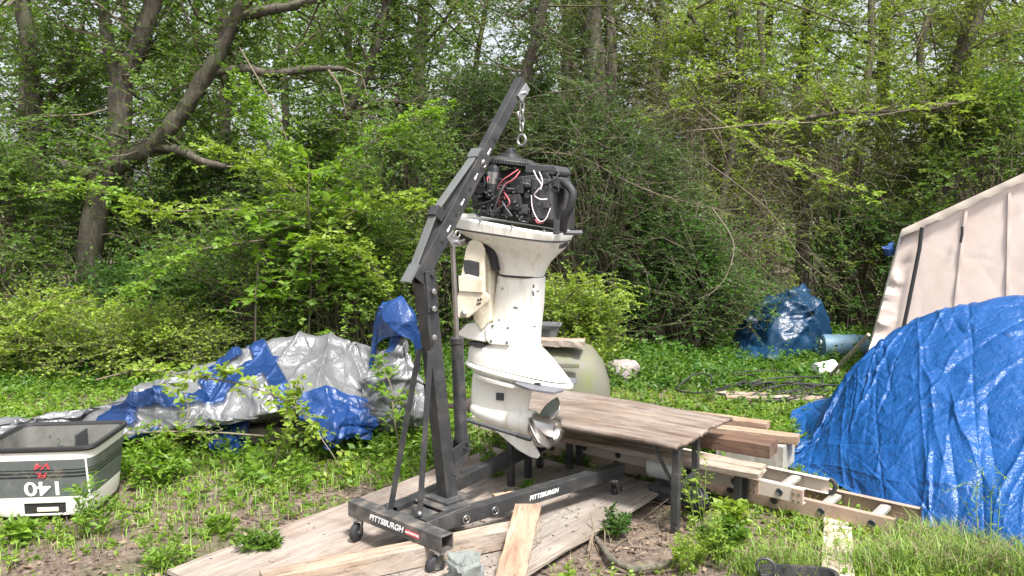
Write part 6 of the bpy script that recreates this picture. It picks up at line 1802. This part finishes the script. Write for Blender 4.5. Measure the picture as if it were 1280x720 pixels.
# ------------------------------------------------------------------ grass, weeds and litter on the ground
def blades(lv, rg_, P, h, w, lean=0.5):
    """grass blades: two bent segments each, built as two slim rhombs"""
    n = len(P)
    a = rg_.uniform(0, 2 * math.pi, n)
    out = np.stack([np.cos(a), np.sin(a), np.zeros(n)], 1)
    d1 = unit(np.array([0, 0, 1.0]) + out * lean * rg_.uniform(0, .6, n)[:, None])
    d2 = unit(np.array([0, 0, 1.0]) * 0.6 + out * lean * rg_.uniform(.6, 2.2, n)[:, None])
    sd = np.cross(d1, out) ; sd = unit(sd)
    h = h[:, None]; w = w[:, None]
    m_ = P + d1 * h * 0.55; t_ = m_ + d2 * h * 0.5
    V = np.stack([P - sd * w / 2, P + sd * w / 2, m_ + sd * w * .42, m_ - sd * w * .42, t_], 1).reshape(-1, 3)
    i = lv.n + 5 * np.arange(n)[:, None]
    lv.v.append(V); lv.f.append(np.concatenate([i + np.array([0, 1, 2]), i + np.array([0, 2, 3]), i + np.array([3, 2, 4])], 1).reshape(-1, 3)); lv.n += 5 * n
def blob(x, y, px, py, rx, ry):
    c = gp(px, py); return np.exp(-(((x - c.x) / rx) ** 2 + ((y - c.y) / ry) ** 2))
def bare(x, y):
    """1 where the soil is bare"""
    b = 0.75 * blob(x, y, 350, 650, .5, .16) + 0.9 * blob(x, y, 440, 618, .35, .15) + 1.3 * blob(x, y, 770, 690, .55, .42) + 1.3 * blob(x, y, 740, 610, .45, .55) + 0.8 * blob(x, y, 960, 640, .35, .25) + 0.8 * blob(x, y, 1150, 715, .3, .12)
    b = b + 0.8 * blob(x, y, 60, 715, .6, .2) + 0.4 * blob(x, y, 200, 690, .5, .25) + 0.3 * blob(x, y, 920, 500, .5, .25) + 0.25 * blob(x, y, 870, 470, .3, .3)
    return np.clip(b + 0.30 * fbm(x * 2.3, y * 2.3, 51, 3) - 0.14, 0, 1)
def under_ply(x, y):
    rx_, ry_ = x - p_corner.x, y - p_corner.y
    u = rx_ * pu.x + ry_ * pu.y; w = rx_ * pw_.x + ry_ * pw_.y
    return (u > -0.2) & (u < 2.0) & (w > -0.01) & (w < 1.26)
def under_tarp(x, y):
    f = np.array([tuple(gp(*q))[:2] for q in fr])
    fy = np.interp(x, f[:, 0], f[:, 1]); return (x > f[0, 0] + 0.08 + np.maximum(0, y - 4.8) * 0.5) & (y > fy + 0.10) & (y < 6.2)
cw0 = np.array(cowl.location)
def ok(x, y): return ~under_ply(x, y) & ~under_tarp(x, y) & ~((np.abs(x - cw0[0]) < .27) & (np.abs(y - cw0[1]) < .22))
def scatter(rg_, n, y0, y1, margin=1.08):
    """points evenly spread over the ground the camera sees"""
    y = np.sqrt(rg_.uniform(y0 ** 2, y1 ** 2, n)); x = rg_.uniform(-1, 1, n) * 0.64 * margin * (y + 0.4)
    return x, y
def P3(x, y): return np.stack([x, y, ground_z(x, y) - 0.003], 1)

rg = np.random.default_rng(601)
lv = Leaves()
x, y = scatter(rg, 85000, 2.7, 9.6)
k = ok(x, y) & (rg.uniform(0, 1, len(x)) > bare(x, y) * 1.15) & (rg.uniform(0, 1, len(x)) < np.clip(0.55 + 0.5 * fbm(x * 1.3, y * 1.3, 61, 2), .1, 1))
x, y = x[k], y[k]
near_r = blob(x, y, 1230, 690, .8, .4)
hgt = rg.uniform(0.03, 0.10, len(x)) * (1 + 0.4 * near_r)
blades(lv, rg, P3(x, y), hgt, rg.uniform(0.003, 0.007, len(x)), 0.8)
# the lush tuft of grass against the blue tarp, and tussocks
c = np.array([tuple(gp(q, w)) for q, w in ((1165, 676), (1190, 684), (1215, 692), (1245, 700), (1270, 708), (1140, 698), (1105, 712), (1180, 709), (1230, 716), (1085, 705), (1130, 718), (985, 708), (960, 712), (1290, 718), (1255, 720), (1205, 705), (1150, 690))])
i = rg.integers(0, len(c), 7000)
Q = c[i] + rg.normal(0, 1, (7000, 3)) * np.array([.10, .05, 0])
q_ok = ~under_tarp(Q[:, 0], Q[:, 1] - 0.06)
Q = Q[q_ok]; Q[:, 2] = ground_z(Q[:, 0], Q[:, 1])
blades(lv, rg, Q, 0.03 + 0.16 * rg.uniform(0, 1, len(Q)) ** 1.8, rg.uniform(0.002, 0.005, len(Q)), 1.3)
tag(link('grass', lv.mesh('grass'), LM['grass']), 'thin green grass growing over the clearing', 'grass', kind='stuff')

lv = Leaves()
x, y = scatter(rg, 9000, 2.7, 8.0); k = ok(x, y); x, y = x[k], y[k]
blades(lv, rg, P3(x, y), rg.uniform(0.03, 0.12, len(x)), rg.uniform(0.002, 0.004, len(x)), 1.6)
i = rg.integers(0, len(Q), 1500)
blades(lv, rg, Q[i] + rg.normal(0, .02, (1500, 3)) * np.array([1, 1, 0]), rg.uniform(0.05, 0.2, 1500), rg.uniform(0.002, 0.004, 1500), 1.5)
tag(link('dry_grass', lv.mesh('dry_grass'), LM['straw']), 'dry straw-coloured blades mixed into the green grass', 'grass', kind='stuff')

# broad-leaved ground cover: small plants, thick towards the wood
def weeds(name, label, leaf, seed, n, y0, y1, ll, lw, hmax, nleaf=7, far_boost=0.0, thr=0.5, power=1.0, hfun=None, dens=None):
    rg_ = np.random.default_rng(seed); lv = Leaves()
    x, y = scatter(rg_, n, y0, y1)
    d = np.clip(thr + 0.55 * fbm(x * 1.1 + seed, y * 1.1, seed, 3) + far_boost * (y - 5.0), 0, 1)
    if dens is not None: d = d * dens(x, y)
    k = ok(x, y) & (rg_.uniform(0, 1, n) < d) & (rg_.uniform(0, 1, n) > bare(x, y) * 1.1)
    x, y = x[k], y[k]; m_ = len(x)
    h = hmax * rg_.uniform(0.35, 1.0, m_) * (0.6 + 0.6 * np.clip(0.5 + fbm(x * 0.9, y * 0.9, seed + 5, 2), 0, 1.3))
    if hfun is not None: h = h * hfun(x, y)
    P = P3(x, y)
    D = unit(np.array([0, 0, 1.0]) + rg_.normal(0, 0.35, (m_, 3)))
    sprays(lv, None, rg_, P, D, h, nleaf, ll, lw, droop=0.2, flat_=0.8, side=1.0)
    return tag(link(name, lv.mesh(name), LM[leaf]), label, 'weeds', kind='stuff')
weeds('ground_cover', 'low bright green weeds covering the clearing floor', 'bright', 611, 22000, 3.0, 10.0, 0.036, 0.022, 0.12, 7, 0.10, 0.55)
weeds('ground_cover', 'mid green leafy ground cover towards the woods', 'mid', 612, 15000, 4.6, 10.5, 0.050, 0.030, 0.26, 8, 0.14, 0.25)
weeds('ground_cover', 'deep green ivy carpet at the foot of the shrubs', 'deep', 613, 9000, 6.6, 11.5, 0.060, 0.042, 0.30, 8, 0.2, 0.1)
weeds('ground_cover', 'yellow-green clover patches in the near grass', 'yellow', 614, 24000, 2.9, 7.5, 0.026, 0.017, 0.07, 6, 0.0, 0.5)
weeds('ground_cover', 'taller rank weeds before and under the tarp heap', 'bright', 615, 5200, 3.9, 5.6, 0.055, 0.030, 0.28, 9, 0.0, 0.6, dens=lambda x, y: np.clip(1.6 * (blob(x, y, 250, 585, 1.1, .38) + blob(x, y, 420, 570, .5, .35) + blob(x, y, 510, 560, .3, .4)), 0, 1))
# dead leaves, straw and twigs
rg = np.random.default_rng(620)
def litter(name, label, leaf, n, ll, lw, seed, flatness=0.9, w=None):
    rg_ = np.random.default_rng(seed); lv = Leaves()
    x, y = scatter(rg_, n, 2.8, 7.0)
    k = ok(x, y) & (rg_.uniform(0, 1, n) < np.clip(0.22 + bare(x, y), 0, 1)); x, y = x[k], y[k]; m_ = len(x)
    P = P3(x, y) + np.array([0, 0, 0.006]); P[:, 2] += rg_.uniform(0, 0.012, m_)
    A_ = rg_.normal(size=(m_, 3)) * np.array([1, 1, 0.15]); N_ = np.array([0, 0, 1.0]) * flatness + rg_.normal(0, .35, (m_, 3))
    lv.add(P, A_, N_, ll * rg_.uniform(.5, 1.4, m_), lw * rg_.uniform(.5, 1.3, m_), fold=0.25, curl=-0.12)
    return tag(link(name, lv.mesh(name), LM[leaf]), label, 'litter', kind='stuff')
litter('leaf_litter', 'brown dead leaves scattered over the bare soil', 'litter', 11000, 0.036, 0.020, 621)
litter('straw_litter', 'pale dry straw and stalks strewn on the soil', 'straw', 8000, 0.075, 0.0035, 622, 0.95)
tw = Twigs()
x, y = scatter(rg, 900, 2.9, 7.0); k = ok(x, y); x, y = x[k], y[k]
a = rg.uniform(0, 6.28, len(x)); d = np.stack([np.cos(a), np.sin(a), rg.normal(0.05, .08, len(x))], 1); L = rg.uniform(.05, .28, len(x))[:, None]
s0 = P3(x, y) + np.array([0, 0, .008])
tw.add(np.stack([s0, s0 + d * L * .5 + rg.normal(0, .01, (len(x), 3)), s0 + d * L], 1), 0.0035, 0.002)
tag(link('twig_litter', tw.mesh('twig_litter'), M['twig_pale']), 'small dry twigs strewn over the clearing', 'twigs', kind='stuff')
# crumbs and leaves on the plywood and tabletop
def crumbs(name, label, n, seed, org, u, w, u0, u1, w0, w1, z, ll):
    rg_ = np.random.default_rng(seed); lv = Leaves()
    a, b = rg_.uniform(u0, u1, n), rg_.uniform(w0, w1, n)
    P = np.array(org)[None] * np.array([1, 1, 0]) + a[:, None] * np.array(u) + b[:, None] * np.array(w); P[:, 2] = z
    lv.add(P, rg_.normal(size=(n, 3)) * np.array([1, 1, .1]), np.array([0, 0, 1.0]) + rg_.normal(0, .25, (n, 3)), ll * rg_.uniform(.3, 1.5, n), ll * .45 * rg_.uniform(.4, 1.3, n))
    tag(link(name, lv.mesh(name), LM['litter']), label, 'litter', kind='stuff')
crumbs('board_litter', 'crumbs of bark and dead leaf on the plywood', 260, 631, p_corner, pu, pw_, 0.0, 1.95, 0.62, 1.22, PZ + 0.019, 0.02)
crumbs('board_litter', 'few dead leaf crumbs on the left plywood sheet', 90, 632, p_corner, pu, pw_, 0.0, 1.95, 0.02, 0.58, PZ - 0.004, 0.016)

# ------------------------------------------------------------------ single plants one can point at
def weed_plant(name, label, px, py, H, nst, leaf, ll, lw, seed, spread=0.5, nleaf=11, z=0.0, dy=0.0, cat='weed'):
    rg_ = np.random.default_rng(seed)
    b = gp(px, py, z); root = thing(name, label, cat, (b.x, b.y + dy, 0), 0, 'weeds growing around the yard')
    lv, tw = Leaves(), Twigs()
    a = rg_.uniform(0, 6.28, nst)
    D = unit(np.stack([np.cos(a) * spread * rg_.uniform(.2, 1, nst), np.sin(a) * spread * rg_.uniform(.2, 1, nst), np.ones(nst)], 1))
    P = np.stack([rg_.normal(0, .025, nst), rg_.normal(0, .025, nst), np.zeros(nst)], 1)
    L = H * rg_.uniform(.55, 1.1, nst)
    sprays(lv, tw, rg_, P, D, L, nleaf, ll, lw, droop=0.12, flat_=0.75, tr=0.003, side=1.0)
    # side shoots
    k_ = nst * 3; i = rg_.integers(0, nst, k_); t = rg_.uniform(.35, .95, k_)[:, None]
    sprays(lv, tw, rg_, P[i] + D[i] * L[i][:, None] * t, unit(D[i] + rg_.normal(0, .7, (k_, 3))), H * .32, 8, ll * .85, lw * .85, droop=0.1, flat_=0.75, tr=0.002)
    link('leaves', lv.mesh('leaves'), LM[leaf], root); link('stems', tw.mesh('stems'), LM['grass'], root)
    return root
weed_plant('bushy_weed', 'bright yellow-green bushy weed in front of the table leg', 876, 706, 0.22, 12, 'yellow', 0.026, 0.013, 701, 0.9)
weed_plant('bushy_weed', 'yellow-green weed low at the left of the table-leg weed', 850, 712, 0.17, 10, 'yellow', 0.024, 0.012, 702, 0.9)
weed_plant('tall_weed', 'tall light weed growing up beside the right table leg', 876, 660, 0.33, 4, 'yellow', 0.030, 0.015, 703, 0.25)
weed_plant('broadleaf_weed', 'broad-leaved green seedling in front of the ladder', 915, 668, 0.17, 4, 'yellow', 0.07, 0.045, 704, 0.9, 5)
weed_plant('broadleaf_weed', 'pale green leafy weed below the broad-leaved seedling', 905, 692, 0.17, 9, 'mid', 0.05, 0.03, 705, 0.8, 7)
weed_plant('feathery_weed', 'feathery green weed against the cowl corner', 118, 668, 0.24, 8, 'bright', 0.05, 0.016, 706, 0.5)
weed_plant('feathery_weed', 'light green weed clump in the bare soil at lower left', 200, 712, 0.14, 8, 'bright', 0.05, 0.014, 707, 0.9)
weed_plant('feathery_weed', 'small green weed tuft on bare soil left of the plywood', 265, 668, 0.09, 7, 'bright', 0.05, 0.014, 708, 1.3)
weed_plant('broadleaf_weed', 'leafy dock plant in front of the tarp heap', 205, 605, 0.24, 10, 'bright', 0.075, 0.032, 709, 0.7, 7)
weed_plant('broadleaf_weed', 'leafy weed clump left of the cowl foot', 20, 675, 0.10, 7, 'bright', 0.06, 0.03, 710, 1.0, 6)
weed_plant('grass_weed', 'tall seeding grass stalk against the blue tarp', 1236, 690, 0.36, 3, 'yellow', 0.035, 0.006, 711, 0.3)
weed_plant('feathery_weed', 'green weed patch spilling over the left plywood edge', 330, 690, 0.11, 10, 'mid', 0.06, 0.016, 712, 1.5)
weed_plant('bushy_weed', 'green weed growing beside the left table legs', 620, 600, 0.22, 9, 'bright', 0.035, 0.018, 713, 0.7)
weed_plant('bushy_weed', 'green weed under the hoist between its legs', 655, 622, 0.10, 9, 'deep', 0.03, 0.016, 714, 1.2)
weed_plant('leafy_weed', 'light green plant before the old hull behind the table', 745, 482, 0.42, 12, 'yellow', 0.05, 0.026, 715, 0.4)
weed_plant('leafy_weed', 'dark leafy weed at the plywood edge right of the hoist leg', 765, 668, 0.13, 7, 'dark', 0.05, 0.022, 716, 0.9, 6)
# bramble arching over the tarp heap
def bramble(name, label, pts, seed, leaf='yellow', ll=0.055, lw=0.035, ntw=26):
    return bough(name, label, pts, leaf, seed, ll, lw, ntw, 0.16, 6, 0.006, 'brambles over the tarp heap', 0.1, 'twig_pale', 0.02, 'bramble')
bramble('bramble_cane', 'bramble cane arching down right across the blue flap', [(225, 470, 4.7), (300, 480, 4.6), (370, 510, 4.5), (410, 560, 4.4), (424, 582, 4.35)], 801, ntw=30)
bramble('bramble_cane', 'bramble spray lying over the left part of the tarp', [(120, 475, 4.75), (180, 462, 4.7), (240, 470, 4.65), (290, 465, 4.6)], 802, ntw=34)
bramble('bramble_cane', 'leafy bramble standing in front of the dark gap', [(330, 610, 4.5), (350, 560, 4.45), (365, 515, 4.5), (372, 480, 4.55)], 803, ntw=20)
bramble('bramble_cane', 'leafy spray reaching left into the cowl opening', [(330, 545, 4.6), (260, 540, 4.5), (190, 540, 4.42), (130, 546, 4.35), (85, 549, 4.3)], 804, 'bright', 0.035, 0.02, 60)
bramble('bramble_cane', 'bramble twig left of the hanging blue fold', [(180, 600, 4.5), (210, 560, 4.45), (235, 520, 4.5), (230, 490, 4.55)], 805, ntw=18)
bramble('bramble_cane', 'leafy shoot beside the hoist brace', [(500, 560, 4.7), (492, 520, 4.65), (488, 480, 4.7), (470, 450, 4.75)], 806, 'bright', ntw=20)
# fallen branch and stick in front
q0 = gp(752, 682); mb = MB()
P_ = [q - q0 for q in (gp(745, 672, .02), gp(765, 700, .03), gp(790, 712, .03), gp(820, 708, .025), gp(845, 700, .02))]
mb.tube(P_, [0.010, 0.016, 0.017, 0.013, 0.008], 8)
tag(mb.build('fallen_branch', M['bark_pale'], None, smooth=60, loc=q0), 'crooked fallen branch on bare soil below the table', 'branch')
q0 = gp(705, 678); mb = MB(); P_ = [gp(735, 690, .01) - q0, gp(742, 660, .05) - q0, gp(738, 640, .11) - q0]; mb.tube(P_, [0.006, 0.005, 0.003], 6)
tag(mb.build('dry_stick', M['twig_pale'], None, smooth=60, loc=q0), 'thin dry stick standing at the plywood edge', 'stick')

# leaves and twigs too small to pick apart one by one stay joined in their plant
for o_ in bpy.data.objects:
    if o_.parent is not None and o_.name.split('.')[0] in ('twigs', 'stems', 'crown', 'leaves'): o_['kind'] = 'stuff'
